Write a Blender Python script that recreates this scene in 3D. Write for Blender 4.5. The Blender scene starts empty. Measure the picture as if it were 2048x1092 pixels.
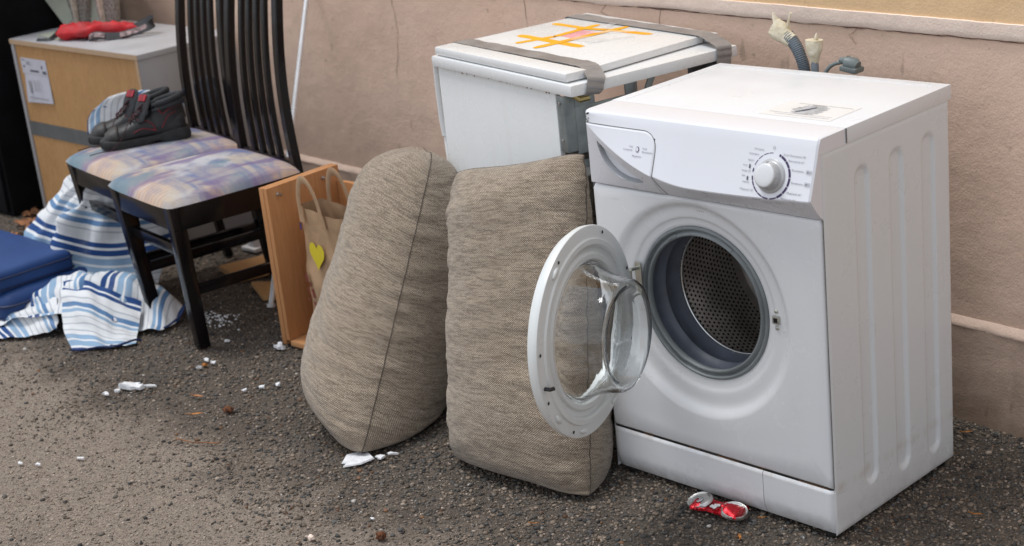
import bpy, bmesh, math, random
import numpy as np
from mathutils import Vector, Matrix, noise
random.seed(7); rng = np.random.default_rng(7)
PI = math.pi
sc = bpy.context.scene
C = sc.collection

# ------------------------------------------------------------ camera
YAW, PIT, ROL = -0.8257, 0.3283, -0.108
fwd = Vector((math.sin(YAW)*math.cos(PIT), math.cos(YAW)*math.cos(PIT), -math.sin(PIT)))
rgt = Vector((math.cos(YAW), -math.sin(YAW), 0)); upv = rgt.cross(fwd)
cr, sr = math.cos(ROL), math.sin(ROL)
r2 = rgt*cr + upv*sr; u2 = -rgt*sr + upv*cr
cam = bpy.data.cameras.new('camera'); camo = bpy.data.objects.new('camera', cam); C.objects.link(camo)
mw = Matrix.Identity(4)
for i in range(3):
    mw[i][0] = r2[i]; mw[i][1] = u2[i]; mw[i][2] = -fwd[i]
mw[0][3], mw[1][3], mw[2][3] = 2.3611, -2.4365, 1.6557
camo.matrix_world = mw
cam.sensor_width = 36; cam.lens = 3263.6/2048*36; cam.clip_end = 400; cam.clip_start = .05
cam.dof.use_dof = True; cam.dof.focus_distance = 3.5; cam.dof.aperture_fstop = 5.0
sc.camera = camo

# ------------------------------------------------------------ sky, sun, exposure
SUN_EL, SUN_AZ = math.radians(70), math.radians(246)   # azimuth from +Y clockwise: behind the camera's left
w = bpy.data.worlds.new('World'); sc.world = w; w.use_nodes = True
nt = w.node_tree; bg = nt.nodes['Background']
sky = nt.nodes.new('ShaderNodeTexSky'); sky.sky_type = 'NISHITA'; sky.sun_disc = False
sky.sun_elevation = SUN_EL; sky.sun_rotation = SUN_AZ; sky.dust_density = 1.5; sky.air_density = 1
hs = nt.nodes.new('ShaderNodeHueSaturation'); hs.inputs['Saturation'].default_value = .16
tc = nt.nodes.new('ShaderNodeTexCoord'); nz = nt.nodes.new('ShaderNodeTexNoise')
nz.inputs['Scale'].default_value = 2.6; nz.inputs['Detail'].default_value = 6
rp = nt.nodes.new('ShaderNodeMapRange'); rp.inputs[1].default_value = .38; rp.inputs[2].default_value = .66
rp.inputs[3].default_value = .85; rp.inputs[4].default_value = 1.7
mx = nt.nodes.new('ShaderNodeVectorMath'); mx.operation = 'MULTIPLY'
nt.links.new(tc.outputs['Generated'], nz.inputs['Vector']); nt.links.new(nz.outputs['Fac'], rp.inputs[0])
nt.links.new(sky.outputs[0], hs.inputs['Color']); nt.links.new(hs.outputs[0], mx.inputs[0]); nt.links.new(rp.outputs[0], mx.inputs[1])
# a cloud veil over the clear sky: CIE overcast luminance, brighter overhead than at the horizon
sx = nt.nodes.new('ShaderNodeSeparateXYZ'); nt.links.new(tc.outputs['Generated'], sx.inputs[0])
cz = nt.nodes.new('ShaderNodeMapRange'); cz.inputs[3].default_value = .54; cz.inputs[4].default_value = 1.0; nt.links.new(sx.outputs[2], cz.inputs[0])
cl_ = nt.nodes.new('ShaderNodeVectorMath'); cl_.operation = 'SCALE'; cl_.inputs[0].default_value = (7.0, 7.6, 8.6); nt.links.new(cz.outputs[0], cl_.inputs['Scale'])
vm = nt.nodes.new('ShaderNodeMix'); vm.data_type = 'RGBA'; vm.inputs[0].default_value = .62
nt.links.new(mx.outputs[0], vm.inputs[6]); nt.links.new(cl_.outputs[0], vm.inputs[7])
nt.links.new(vm.outputs[2], bg.inputs['Color']); bg.inputs['Strength'].default_value = .118
sl = bpy.data.lights.new('sun', 'SUN'); sl.energy = 1.35; sl.angle = math.radians(20); sl.color = (1, .992, .975)
so = bpy.data.objects.new('sun', sl); C.objects.link(so)
sd = Vector((math.sin(SUN_AZ)*math.cos(SUN_EL), math.cos(SUN_AZ)*math.cos(SUN_EL), math.sin(SUN_EL)))
so.rotation_euler = sd.to_track_quat('Z', 'Y').to_euler()
sc.view_settings.view_transform = 'Standard'; sc.view_settings.look = 'None'
sc.view_settings.exposure = 0.44; sc.view_settings.gamma = 1.0
sc.cycles.max_bounces = 10; sc.cycles.transmission_bounces = 10; sc.cycles.glossy_bounces = 4

# ------------------------------------------------------------ materials
def hexc(r, g, b):
    f = lambda c: c/12.92 if c <= .04045 else ((c+.055)/1.055)**2.4
    return (f(r/255), f(g/255), f(b/255), 1)
class NB:
    def __init__(s, name, rough=.5, metal=0., col=(.5,.5,.5,1), spec=.5):
        s.m = bpy.data.materials.new(name); s.m.use_nodes = True; s.t = s.m.node_tree
        s.b = s.t.nodes['Principled BSDF']; s.b.inputs['Roughness'].default_value = rough
        s.b.inputs['Metallic'].default_value = metal; s.b.inputs['Base Color'].default_value = tuple(col)[:3]+(1,)
        s.b.inputs['Specular IOR Level'].default_value = spec
    def n(s, t, **k):
        o = s.t.nodes.new('ShaderNode'+t)
        for a, v in k.items():
            if a[0] == 'i' and a[1:].isdigit(): o.inputs[int(a[1:])].default_value = v
            else: setattr(o, a, v)
        return o
    def l(s, a, b): s.t.links.new(a, b)
    def coord(s, kind='Object', scale=(1,1,1), rot=(0,0,0)):
        c = s.n('TexCoord'); m = s.n('Mapping'); m.inputs['Scale'].default_value = scale; m.inputs['Rotation'].default_value = rot
        s.l(c.outputs[kind], m.inputs[0]); return m.outputs[0]
    def noise(s, vec, scale, detail=4, rough=.5, dist=0):
        o = s.n('TexNoise'); o.inputs['Scale'].default_value = scale; o.inputs['Detail'].default_value = detail
        o.inputs['Roughness'].default_value = rough; o.inputs['Distortion'].default_value = dist; s.l(vec, o.inputs['Vector']); return o.outputs['Fac']
    def rng(s, f, a, b, c=0, d=1):
        o = s.n('MapRange', i1=a, i2=b, i3=c, i4=d); s.l(f, o.inputs[0]); return o.outputs[0]
    def mix(s, f, a, b, mode='MIX'):
        o = s.n('Mix', data_type='RGBA', blend_type=mode)
        if isinstance(f, (int, float)): o.inputs[0].default_value = f
        else: s.l(f, o.inputs[0])
        for v, i in ((a, 6), (b, 7)):
            if isinstance(v, tuple): o.inputs[i].default_value = tuple(v)[:3]+(1,)
            else: s.l(v, o.inputs[i])
        return o.outputs[2]
    def math(s, op, a, b=0.):
        o = s.n('Math', operation=op)
        for v, i in ((a, 0), (b, 1)):
            if isinstance(v, (int, float)): o.inputs[i].default_value = v
            else: s.l(v, o.inputs[i])
        return o.outputs[0]
    def base(s, c): s.l(c, s.b.inputs['Base Color'])
    def rough(s, c): s.l(c, s.b.inputs['Roughness'])
    def bump(s, h, st=.3, dist=.01, prev=None):
        o = s.n('Bump'); o.inputs['Strength'].default_value = st; o.inputs['Distance'].default_value = dist
        s.l(h, o.inputs['Height'])
        if prev is not None: s.l(prev, o.inputs['Normal'])
        s.l(o.outputs[0], s.b.inputs['Normal']); return o.outputs[0]

def simple(name, col, rough=.5, metal=0., spec=.5, var=.12, sc_=12, bump=0.):
    b = NB(name, rough, metal, col, spec)
    v = b.coord('Object'); f = b.noise(v, sc_, 5)
    dk = tuple(c*(1-var*1.6) for c in col[:3])+(1,); lt = tuple(min(1, c*(1+var)) for c in col[:3])+(1,)
    b.base(b.mix(b.rng(f, .3, .7), dk, lt))
    b.rough(b.rng(b.noise(v, sc_*2.3, 3), .3, .7, max(.02, rough-.06), min(1, rough+.1)))
    if bump: b.bump(b.noise(v, sc_*6, 4), bump, .004)
    return b.m

def enamel(name, col, rough=.22, streak=.35, dirt=(.32,.25,.17,1)):
    b = NB(name, rough, 0, col, .5)
    v = b.coord('Object'); vs = b.coord('Object', (18, 18, .9)); big = b.noise(v, 2.2, 5, .6)
    st = b.noise(vs, 2.0, 4, .6)
    f1 = b.math('MULTIPLY', b.rng(st, .52, .85), b.rng(big, .35, .75))
    sp = b.rng(b.noise(v, 95, 2, .5), .76, .82)
    f = b.math('MULTIPLY', b.math('ADD', f1, b.math('MULTIPLY', sp, .5)), streak)
    c0 = b.mix(b.rng(big, .2, .8), tuple(x*.975 for x in col[:3]), tuple(col[:3])+(1,))
    cc = b.mix(f, c0, dirt)
    if name.startswith('machine'):
        zz = b.n('SeparateXYZ'); b.l(b.coord('Object'), zz.inputs[0]); hz = b.math('ABSOLUTE', b.math('SUBTRACT', zz.outputs[2], .115))
        gm = b.math('MULTIPLY', b.rng(hz, .016, .001), b.rng(b.noise(b.coord('Object', (30, 30, 6)), 1, 5, .7), .42, .75)); cc = b.mix(b.math('MULTIPLY', gm, .45), cc, (.36,.25,.15))
        lo = b.math('MULTIPLY', b.rng(zz.outputs[2], .075, .012), b.rng(b.noise(v, 24, 5, .7), .35, .75)); cc = b.mix(b.math('MULTIPLY', lo, .5), cc, (.25,.21,.17))
        scf = b.math('MULTIPLY', b.rng(b.noise(b.coord('Object', (3, 3, 40), (.4,.3,.6)), 3, 3, .5), .70, .74), b.rng(b.noise(v, 5, 3), .5, .6)); cc = b.mix(b.math('MULTIPLY', scf, .35), cc, (.3,.28,.26))
    b.base(cc); b.rough(b.rng(b.noise(v, 9, 5, .6), .3, .7, rough-.05, rough+.12))
    b.bump(b.noise(v, 5, 2), .05, .01)
    return b.m

M = {}
M['enamel'] = enamel('machine_enamel', (.77,.775,.785), .2, .07)
M['enamel_side'] = enamel('machine_side_enamel', (.745,.775,.79), .28, .10)
M['top_white'] = enamel('worktop_laminate', (.78,.80,.825), .3, .05)
M['stove_enamel'] = enamel('stove_enamel', (.78,.80,.80), .25, .28)
M['stove_top'] = enamel('stove_top_enamel', (.79,.80,.80), .25, .16)
M['plastic_white'] = enamel('panel_plastic', (.78,.79,.83), .13, .06)
M['panel_shade'] = simple('panel_plastic_shaded', (.66,.66,.69), .28, var=.03)  # white panel plastic darkened: shade of the down-facing chamfer put into its colour
M['door_inner'] = enamel('door_plastic', (.70,.72,.71), .3, .3)
M['knob_grey'] = simple('knob_grey', (.48,.48,.48), .3, .2, var=.05)
M['knob_light'] = simple('knob_light', (.72,.73,.74), .3, var=.03)
M['grip_shade'] = simple('grip_shade', (.40,.41,.43), .25, var=.05)  # darker grey for the grip cavity: recess shade painted into the colour
M['gap'] = simple('seam_dark', (.04,.035,.03), .9, var=.3)
M['softgap'] = simple('seam_grey', (.22,.21,.2), .8, var=.3)
M['rust'] = simple('rust', (.24,.11,.04), .9, var=.5, sc_=60)
M['ink'] = simple('ink', (.10,.10,.13), .6, var=.1)
M['ink_light'] = simple('ink_faded', (.33,.32,.35), .6, var=.2, sc_=80)
M['ink_purple'] = simple('ink_purple', (.055,.035,.11), .5, var=.1)
M['ink_brown'] = simple('ink_brown', (.19,.14,.10), .6, var=.1)
M['rubber'] = simple('gasket_rubber', (.21,.23,.235), .42, var=.2, sc_=9)
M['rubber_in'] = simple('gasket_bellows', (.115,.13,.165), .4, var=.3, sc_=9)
M['steel'] = simple('drum_steel', (.78,.73,.69), .36, 1, var=.2, sc_=14)
M['steel_bright'] = simple('steel_bright', (.62,.62,.62), .22, 1, var=.1)
M['galv'] = simple('galvanised_steel', (.33,.37,.38), .42, .75, var=.25, sc_=18)
M['galv_dark'] = simple('galvanised_dark', (.20,.20,.20), .45, .6, var=.3, sc_=14)
M['hole'] = simple('hole_black', (.004,.004,.004), .9, var=0)
M['black_plastic'] = simple('black_plastic', (.02,.02,.02), .4, var=.2)
M['grey_plastic'] = simple('grey_plastic', (.17,.20,.20), .45, var=.12)
M['hose'] = simple('hose_plastic', (.19,.22,.25), .4, var=.12)
M['brass'] = simple('brass', (.45,.36,.16), .35, .9)

b = NB('masking_tape', .6, 0, (.75,.68,.5,1)); v = b.coord('Object')
b.base(b.mix(b.rng(b.noise(v, 30, 5, .6), .3, .7), (.58,.50,.34), (.80,.74,.60))); b.bump(b.noise(v, 90, 5), .6, .004)
b.b.inputs['Subsurface Weight'].default_value = .15; b.b.inputs['Subsurface Radius'].default_value = (.01,.008,.005); M['masking'] = b.m
b = NB('duct_tape', .38, .15, (.24,.22,.21,1)); v = b.coord('Object'); vw = b.coord('Object', (1,.15,1))
b.base(b.mix(b.rng(b.noise(v, 14, 5, .6), .3, .7), (.22,.21,.21), (.34,.325,.32))); b.bump(b.noise(v, 45, 4, .6, 1.5), .5, .004); M['duct'] = b.m
def glassm(name, tint, rough):
    g = NB(name, rough, 0, tint); g.b.inputs['Transmission Weight'].default_value = 1; g.b.inputs['IOR'].default_value = 1.47
    v = g.coord('Object'); g.rough(g.rng(g.noise(v, 16, 5, .6), .5, .8, rough, rough+.05)); g.bump(g.noise(v, 9, 3), .12, .01)
    if name == 'door_glass':
        g.l(g.rng(g.math('MULTIPLY', g.rng(g.noise(v, 7, 6, .65), .46, .66), g.rng(g.noise(v, 70, 5, .7), .35, .65)), 0, 1, 1, .80), g.b.inputs['Transmission Weight'])
    return g.m
M['glass'] = glassm('door_glass', (.93,.95,.95), .01)

# plaster walls
def plaster(name, c1, c2, stain, st=.5, low=None):
    b = NB(name, .88, 0, c1, .25); v = b.coord('Object'); big = b.noise(v, 1.3, 6, .6, .4)
    vv = b.coord('Object', (2.2, 2.2, .45)); drip = b.noise(vv, 2.5, 6, .65)
    c = b.mix(b.rng(big, .3, .7), c1, c2)
    c = b.mix(b.math('MULTIPLY', b.rng(drip, .50, .80), st), c, stain)
    c = b.mix(b.math('MULTIPLY', b.rng(b.noise(v, 38, 3, .5), .70, .78), .5), c, tuple(x*.5 for x in stain))
    c = b.mix(b.math('MULTIPLY', b.rng(b.noise(b.coord('Object', (1,1,.35)), 24, 2, .4), .71, .76), .45), c, tuple(x*.55 for x in stain))
    c = b.mix(b.math('MULTIPLY', b.rng(b.noise(v, 160, 2, .5), .4, .7), .12), c, tuple(x*.6 for x in c1))
    if low:   # ground splash: soil thrown up the foot of the wall
        sp = b.n('SeparateXYZ'); b.l(v, sp.inputs[0])
        f = b.math('ADD', sp.outputs[2], b.rng(b.noise(v, 7, 5, .6), .3, .7, -.08, .08))
        c = b.mix(b.math('MULTIPLY', b.rng(f, low[1], low[0]), low[2]), c, low[3])
    b.base(c); n1 = b.bump(b.noise(v, 210, 3, .6), .35, .003); b.bump(b.noise(v, 9, 5, .55), .5, .012, n1)
    return b.m
M['plaster'] = plaster('pink_plaster', (.80,.565,.43), (.87,.64,.505), (.64,.455,.35), .35, (.24,.62,.42,(.58,.425,.34)))
M['plinth'] = plaster('plinth_render', (.58,.42,.325), (.66,.49,.385), (.23,.175,.14), .6, (0,.16,.7,(.24,.165,.11)))
M['ledge'] = plaster('ledge_render', (.58,.43,.345), (.64,.485,.39), (.36,.28,.235), .7)
M['band'] = plaster('band_plaster', (.86,.69,.58), (.90,.74,.63), (.76,.58,.47), .4)
M['ochre'] = plaster('ochre_plaster', (.78,.53,.30), (.84,.59,.35), (.70,.47,.28), .5)
M['crack'] = simple('crack_brown', (.24,.15,.12), .95, var=.3, sc_=60)  # dark brown for the thin crack lines in the plaster

# ground
b = NB('asphalt_worn', .9, 0, (.1,.1,.1,1), .15); v = b.coord('Object')
sp = b.n('SeparateXYZ'); b.l(v, sp.inputs[0])
# worn brown surface on the street side, loose grit beside the wall
d = b.math('ADD', b.math('MULTIPLY', sp.outputs[0], .06), sp.outputs[1])
edge = b.math('ADD', d, b.rng(b.noise(v, 3.2, 6, .65), .25, .75, -.20, .20))
worn = b.rng(edge, -.42, -.66)
fine = b.noise(v, 260, 3, .7); mid = b.noise(v, 60, 5, .7); bigf = b.noise(v, 4, 6, .6)
cg = b.mix(b.rng(mid, .3, .7), (.10,.082,.067), (.21,.172,.138)); cg = b.mix(b.rng(bigf, .35, .65, 0, .6), cg, (.125,.102,.084))
cw = b.mix(b.rng(mid, .3, .7), (.28,.225,.18), (.43,.355,.29)); cw = b.mix(b.rng(bigf, .4, .7, 0, .6), cw, (.35,.29,.235))
col = b.mix(worn, cg, cw)
col = b.mix(b.math('MULTIPLY', b.rng(b.noise(v, 1.6, 6, .7, .6), .55, .68), .38), col, (.06,.052,.046))
vo = b.n('TexVoronoi', i2=150.0); b.l(v, vo.inputs['Vector'])
sepc = b.n('SeparateColor'); b.l(vo.outputs['Color'], sepc.inputs[0])
col = b.mix(b.math('MULTIPLY', b.rng(vo.outputs['Distance'], .5, .2), b.rng(sepc.outputs[0], .2, 1, 0, .5)), col, (.19,.16,.14))
col = b.mix(b.math('MULTIPLY', b.rng(fine, .45, .7), .45), col, (.03,.025,.022))
b.base(col)
n1 = b.bump(b.rng(vo.outputs['Distance'], 0, .6, 1, 0), .8, .004); b.bump(b.noise(v, 120, 6, .75), 1.0, .008, n1); M['ground'] = b.m
b = NB('grit', .88, 0, (.1,.1,.1,1), .15); at = b.n('Attribute', attribute_name='tint')
b.l(at.outputs['Color'], b.b.inputs['Base Color']); b.bump(b.noise(b.coord('Object'), 500, 3), .4, .001); M['grit'] = b.m

def woodm(name, c1, c2, scale=(1,1,1), rough=.45, gscale=3.0, dist=1.5):
    b = NB(name, rough, 0, c1, .4); v = b.coord('Object', scale)
    g = b.noise(v, gscale, 8, .65, dist); f = b.noise(v, gscale*7, 4, .6)
    c = b.mix(b.rng(g, .3, .7), c1, c2); c = b.mix(b.math('MULTIPLY', b.rng(f, .45, .75), .45), c, tuple(x*.72 for x in c1[:3]))
    b.base(c); b.bump(f, .12, .002); return b.m
M['beech'] = woodm('beech_laminate', (.47,.215,.085), (.56,.275,.12), (9,9,.8), .42)
M['beech_edge'] = woodm('beech_edge', (.50,.24,.10), (.58,.30,.14), (4,4,1), .5)
M['hardboard'] = woodm('hardboard', (.42,.225,.085), (.50,.28,.115), (7,7,3), .7)
M['particle'] = woodm('chipboard_edge', (.40,.27,.16), (.54,.38,.25), (40,40,40), .85)
M['cab_grey'] = simple('cabinet_grey', (.35,.345,.35), .5, var=.05, sc_=5)
M['cab_top'] = simple('cabinet_top', (.42,.42,.435), .45, var=.07, sc_=7)
M['strip'] = simple('grey_strip', (.11,.115,.115), .6, var=.1)
M['paper'] = simple('paper', (.52,.52,.58), .6, var=.05, sc_=20)
M['black_lacquer'] = simple('black_lacquer', (.006,.005,.0055), .16, spec=.6, var=.4, sc_=20)
b = NB('worn_black', .17, 0, (.007,.006,.007,1), .32); v = b.coord('Object')
b.base(b.mix(b.rng(b.noise(v, 70, 5, .75), .70, .76), (.006,.005,.006), (.22,.2,.19))); b.bump(b.noise(v, 14, 3), .12, .01); M['black_lacquer'] = b.m
M['dark'] = simple('black_board', (.004,.0038,.005), .7, spec=.15, var=.4, sc_=8)

# cushion weave
b = NB('cushion_weave', .95, 0, (.4,.35,.3,1), .1); tcn = b.n('TexCoord'); uv = tcn.outputs['UV']
def sinw(freq, off, axis):
    s_ = b.n('SeparateXYZ'); b.l(uv, s_.inputs[0]); a = s_.outputs[axis]
    return b.math('SINE', b.math('MULTIPLY', a, freq))
wx = sinw(2*PI/.0056, 0, 0); wy = sinw(2*PI/.0047, 0, 1)
chk = b.math('MULTIPLY', wx, wy)
m1 = b.n('Mapping'); m1.inputs['Scale'].default_value = (16, 105, 1); b.l(uv, m1.inputs[0])
slub = b.noise(m1.outputs[0], 1.6, 4, .7)
m2 = b.n('Mapping'); m2.inputs['Scale'].default_value = (110, 260, 1); b.l(uv, m2.inputs[0]); sl2 = b.noise(m2.outputs[0], 1.5, 3, .7)
c = b.mix(b.rng(chk, -.3, .45), (.095,.068,.048), (.62,.51,.385))
c = b.mix(b.math('MULTIPLY', b.rng(slub, .45, .58), .78), c, (.165,.122,.088))
c = b.mix(b.math('MULTIPLY', b.rng(sl2, .5, .70), .55), c, (.66,.57,.46))
m3 = b.n('Mapping'); m3.inputs['Scale'].default_value = (2.5, 5, 1); b.l(uv, m3.inputs[0])
c = b.mix(b.math('MULTIPLY', b.rng(b.noise(m3.outputs[0], 1.4, 5, .6), .5, .75), .35), c, (.23,.17,.12))
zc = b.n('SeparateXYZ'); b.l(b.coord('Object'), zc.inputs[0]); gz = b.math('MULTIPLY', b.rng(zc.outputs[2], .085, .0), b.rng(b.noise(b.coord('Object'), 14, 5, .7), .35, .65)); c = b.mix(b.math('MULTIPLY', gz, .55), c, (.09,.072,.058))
c = b.mix(b.math('MULTIPLY', b.rng(b.noise(b.coord('Object'), 4.5, 5, .65, .8), .60, .70), .22), c, (.16,.12,.09))
b.base(c); n1 = b.bump(chk, .5, .0015); b.bump(slub, .3, .002, n1)
b.b.inputs['Sheen Weight'].default_value = .25; M['weave'] = b.m
M['seam'] = simple('seam_thread', (.10,.08,.065), .95, var=.2)

# seat fabric: smeared watercolour plaid
b = NB('seat_fabric', .85, 0, (.4,.4,.4,1), .15); tcn = b.n('TexCoord'); uvm = b.n('Mapping'); b.l(tcn.outputs['UV'], uvm.inputs[0])
def smap(sx, sy, r, ox=0):
    m = b.n('Mapping'); m.inputs['Scale'].default_value = (sx, sy, 1); m.inputs['Rotation'].default_value = (0, 0, r); m.inputs['Location'].default_value = (ox, ox*.7, 0); b.l(uvm.outputs[0], m.inputs[0]); return m.outputs[0]
n1 = b.noise(smap(3, 8, .15), 1.0, 6, .6, .8); n2 = b.noise(smap(4, 6, .4, 3.1), 1.0, 5, .6, .6); n3 = b.noise(smap(5, 5, 0, 7.7), 1.0, 5, .6); n4 = b.noise(smap(10, 4, .2, 5), 1, 4, .5, .6)
c = b.mix(b.rng(n1, .38, .60), (.47,.40,.32), (.15,.18,.30))
c = b.mix(b.rng(n2, .50, .62, 0, .85), c, (.54,.38,.26)); c = b.mix(b.rng(n3, .52, .62, 0, .85), c, (.50,.49,.50))
c = b.mix(b.rng(n4, .52, .60, 0, .8), c, (.17,.13,.24)); c = b.mix(b.rng(b.noise(smap(6, 6, .5, 21), 1, 4), .56, .66, 0, .8), c, (.14,.22,.26))
wv_ = b.n('TexWave', i1=16.0, i2=.6, i3=2.0); b.l(smap(1, .3, .2), wv_.inputs[0]); c = b.mix(b.math('MULTIPLY', b.rng(wv_.outputs['Fac'], .86, .98), b.rng(n2, .45, .55, 0, .5)), c, (.24,.17,.30))
b.base(c); b.bump(b.noise(b.coord('UV'), 900, 2), .3, .001); M['seat'] = b.m

# striped curtain (UV in metres; u runs across the stripes)
b = NB('striped_curtain', .75, 0, (.8,.8,.8,1), .2); tcn = b.n('TexCoord'); s_ = b.n('SeparateXYZ'); b.l(tcn.outputs['UV'], s_.inputs[0])
u = b.math('FRACT', b.math('DIVIDE', s_.outputs[0], .27)); u = b.math('MULTIPLY', u, .27)
ramp = b.n('ValToRGB'); ramp.color_ramp.interpolation = 'CONSTANT'; b.l(b.math('DIVIDE', u, .27), ramp.inputs[0])
W_, NV, LB, GR, MB_ = (.66,.67,.68,1), (.016,.058,.19,1), (.24,.36,.50,1), (.42,.44,.47,1), (.10,.20,.36,1)
stops = [(0,W_),(.04,NV),(.10,W_),(.13,NV),(.20,W_),(.235,LB),(.32,W_),(.345,LB),(.42,W_),(.47,GR),(.49,W_),(.56,GR),(.575,W_),(.64,GR),(.655,W_),(.71,LB),(.76,W_),(.79,MB_),(.85,W_),(.90,GR),(.92,W_)]
els = ramp.color_ramp.elements
els[0].position = 0; els[0].color = W_; els[1].position = stops[1][0]; els[1].color = stops[1][1]
for p, cc in stops[2:]:
    e = els.new(p); e.color = cc
v = b.coord('UV'); c = b.mix(b.math('MULTIPLY', b.rng(b.noise(v, 14, 5, .6), .5, .75), .3), ramp.outputs[0], (.36,.34,.32)); b.base(c)
b.bump(b.noise(v, 60, 4, .6), .3, .004)
b.b.inputs['Subsurface Weight'].default_value = .0; M['stripe'] = b.m
M['navy_hem'] = simple('navy_hem', (.010,.022,.09), .8, var=.2)
b = NB('suitcase_nylon', .62, 0, (.01,.04,.16,1), .35); v = b.coord('Object')
b.base(b.mix(b.rng(b.noise(v, 5, 5, .6), .3, .7), (.011,.038,.135), (.017,.058,.195))); b.bump(b.noise(v, 420, 2), .3, .001); M['suit'] = b.m
M['suit_dark'] = simple('suitcase_trim', (.006,.014,.06), .6, var=.2)

M['kraft'] = simple('kraft_paper', (.42,.27,.155), .7, var=.18, sc_=9, bump=.4)
M['yellow'] = simple('yellow_print', (.62,.50,.02), .7, var=.05)
M['leather'] = simple('boot_leather', (.014,.014,.015), .5, var=.3, sc_=40, bump=.25)
M['leather_toe'] = simple('boot_toe', (.040,.038,.037), .55, var=.3, sc_=30, bump=.2)
M['sole'] = simple('boot_sole', (.018,.018,.018), .7, var=.3, sc_=40)
M['pad'] = simple('boot_padding', (.018,.019,.022), .75, var=.2, sc_=60)
M['red_thread'] = simple('red_thread', (.22,.012,.02), .7, var=.2)
M['red_label'] = simple('red_label', (.36,.008,.02), .6, var=.2)
M['lace'] = simple('boot_lace', (.05,.012,.016), .8, var=.6, sc_=150)
M['red_cloth'] = simple('red_nylon', (.50,.006,.012), .6, var=.25, sc_=16, bump=.3)
M['strap'] = simple('black_strap', (.02,.02,.024), .6, var=.3)
M['strap_print'] = simple('strap_print', (.32,.22,.22), .6, var=.6, sc_=60)
b = NB('knit_grey', .95, 0, (.35,.33,.3,1), .1); v = b.coord('Object')
vo = b.n('TexVoronoi', i2=120.0); b.l(v, vo.inputs['Vector'])
b.base(b.mix(b.rng(vo.outputs['Distance'], .1, .6), (.56,.53,.49), (.24,.22,.20))); b.bump(b.rng(vo.outputs['Distance'], .1, .6, 1, 0), .9, .004); M['knit'] = b.m
M['knit_light'] = simple('knit_trim', (.55,.49,.41), .9, var=.2, sc_=60, bump=.5)
M['greenboard'] = simple('pale_green_board', (.40,.42,.34), .6, var=.08)
M['foam'] = simple('white_foam', (.74,.74,.75), .8, var=.08, sc_=60, bump=.5)
M['leaf'] = simple('dry_leaf', (.30,.125,.05), .8, var=.45, sc_=30, bump=.4)
M['leaf_orange'] = simple('orange_leaf', (.45,.17,.03), .7, var=.3, sc_=60)
M['rustlump'] = simple('rusty_lump', (.16,.055,.02), .95, var=.5, sc_=120, bump=.8)
M['can_red'] = simple('can_red', (.50,.008,.018), .25, .55, var=.2, sc_=30)
M['alu'] = simple('aluminium', (.62,.60,.57), .28, 1, var=.15, sc_=40, bump=.2)
M['chrome'] = simple('rod_white_metal', (.74,.75,.76), .2, .35, var=.05)
M['spray_orange'] = simple('spray_orange', (.88,.42,.004), .6, var=.06)
M['spray_pink'] = simple('spray_pink', (.78,.36,.38), .6, var=.1)
M['screw'] = simple('screw', (.5,.5,.45), .35, .9)
M['white_print'] = simple('white_print', (.6,.58,.58), .5, var=.1)

# ------------------------------------------------------------ helpers
def link(o, parent=None):
    C.objects.link(o)
    if parent is not None: o.parent = parent
    return o
def mk(name, verts, faces, mat, parent=None, smooth=True, ang=35, mats=None, fm=None, uv=None):
    me = bpy.data.meshes.new(name); me.from_pydata([tuple(x) for x in verts], [], [tuple(f) for f in faces])
    if mats:
        for m_ in mats: me.materials.append(m_)
        if fm is not None: me.polygons.foreach_set('material_index', list(fm))
    else: me.materials.append(mat)
    if uv is not None:
        ul = me.uv_layers.new(name='UVMap'); li = np.zeros(len(me.loops), np.int32); me.loops.foreach_get('vertex_index', li)
        ul.data.foreach_set('uv', np.asarray(uv, np.float32)[li].ravel())
    bm_ = bmesh.new(); bm_.from_mesh(me); bmesh.ops.recalc_face_normals(bm_, faces=bm_.faces); bm_.to_mesh(me); bm_.free()
    if smooth:
        me.polygons.foreach_set('use_smooth', [True]*len(me.polygons))
        if ang: me.set_sharp_from_angle(angle=math.radians(ang))
    return link(bpy.data.objects.new(name, me), parent)
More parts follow.
